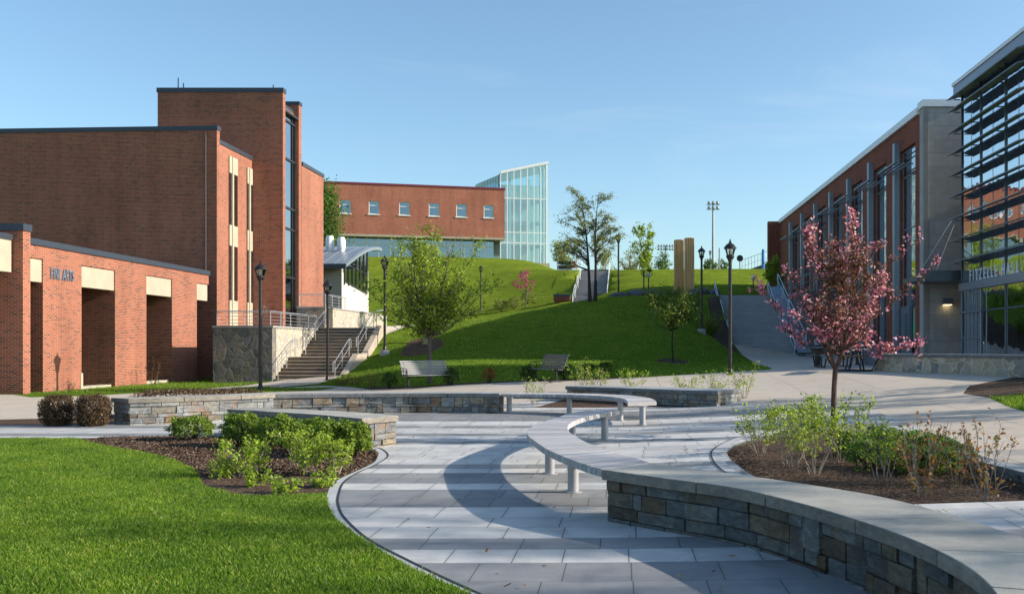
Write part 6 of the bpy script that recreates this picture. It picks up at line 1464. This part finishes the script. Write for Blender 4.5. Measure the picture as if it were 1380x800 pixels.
# a few dry leaves blown over the paving and the lawn edge
n=260; X=rng.uniform(-6.5,5.5,n); Y=6+15*rng.uniform(0,1,n)**1.3; m=pip(plaza,X,Y)
for q in (0,1,2): m&=~pip(REG[q][1],X,Y)
m&=~pip(list(fE)+list(bE)[::-1],X,Y); X=X[m];Y=Y[m]; V_,Q_=chips(X,Y,size=.034); V_[:,2]+=.004
tag(np_mesh('dry_leaves',V_,Q_,L_RUST),'small dry leaves scattered over the grey paving','leaves',kind='stuff')

# ================================================================== LIGHT, SKY, CAMERA
EL,AZ=24.0,91.0
S=Vector((math.cos(R(EL))*math.sin(R(AZ)),math.cos(R(EL))*math.cos(R(AZ)),math.sin(R(EL))))
sd=bpy.data.lights.new('sun','SUN'); sd.energy=5.0; sd.angle=R(.5); sd.color=(1.0,.90,.76); so=bpy.data.objects.new('sun',sd); COL.objects.link(so); so.rotation_euler=(-S).to_track_quat('-Z','Y').to_euler(); so.location=(60,0,40)
w=bpy.data.worlds.new('World'); scene.world=w; w.use_nodes=True; nt=w.node_tree; nt.nodes.clear()
sk=nt.nodes.new('ShaderNodeTexSky'); sk.sky_type='NISHITA'; sk.sun_disc=False; sk.sun_elevation=R(EL); sk.sun_rotation=R(AZ); sk.altitude=200; sk.air_density=1.0; sk.dust_density=1.3; sk.ozone_density=1.7
bg=nt.nodes.new('ShaderNodeBackground'); bg.inputs['Strength'].default_value=.127; ow=nt.nodes.new('ShaderNodeOutputWorld'); tn=nt.nodes.new('ShaderNodeMix'); tn.data_type='RGBA'; tn.blend_type='MULTIPLY'; tn.inputs[0].default_value=1; tn.inputs[7].default_value=(.90,1.04,1.06,1); nt.links.new(sk.outputs[0],tn.inputs[6]); 
tc=nt.nodes.new('ShaderNodeTexCoord'); mp=nt.nodes.new('ShaderNodeMapping'); mp.inputs['Scale'].default_value=(1.2,1.2,7); mp.inputs['Rotation'].default_value=(0,R(14),0); nt.links.new(tc.outputs['Generated'],mp.inputs[0])
nz=nt.nodes.new('ShaderNodeTexNoise'); nz.inputs['Scale'].default_value=2.0; nz.inputs['Detail'].default_value=7; nz.inputs['Roughness'].default_value=.6; nz.inputs['Distortion'].default_value=.5; nt.links.new(mp.outputs[0],nz.inputs[0])
cr_=nt.nodes.new('ShaderNodeValToRGB'); cr_.color_ramp.elements[0].position=.55; cr_.color_ramp.elements[0].color=(0,0,0,1); cr_.color_ramp.elements[1].position=.80; cr_.color_ramp.elements[1].color=(.20,.20,.20,1); nt.links.new(nz.outputs['Fac'],cr_.inputs[0])
cl=nt.nodes.new('ShaderNodeMix'); cl.data_type='RGBA'; nt.links.new(cr_.outputs[0],cl.inputs[0]); nt.links.new(tn.outputs[2],cl.inputs[6]); cl.inputs[7].default_value=(4.6,4.9,5.2,1); nt.links.new(cl.outputs[2],bg.inputs[0]); nt.links.new(bg.outputs[0],ow.inputs[0])
cd=bpy.data.cameras.new('camera'); cam=bpy.data.objects.new('camera',cd); COL.objects.link(cam); cam.location=(0,0,EYE); cam.rotation_euler=(R(90),0,0)
cd.sensor_width=36; cd.sensor_fit='HORIZONTAL'; cd.lens=36*F0/1380; cd.shift_x=(690-CX)/1380; cd.shift_y=(HY-400)/1380; cd.clip_start=.1; cd.clip_end=5000
scene.camera=cam
vs_=scene.view_settings; vs_.view_transform='Standard'; vs_.look='None'; vs_.exposure=.68; vs_.gamma=1
scene.render.engine='CYCLES'; scene.cycles.max_bounces=6; scene.cycles.transparent_max_bounces=12; scene.cycles.sample_clamp_indirect=8
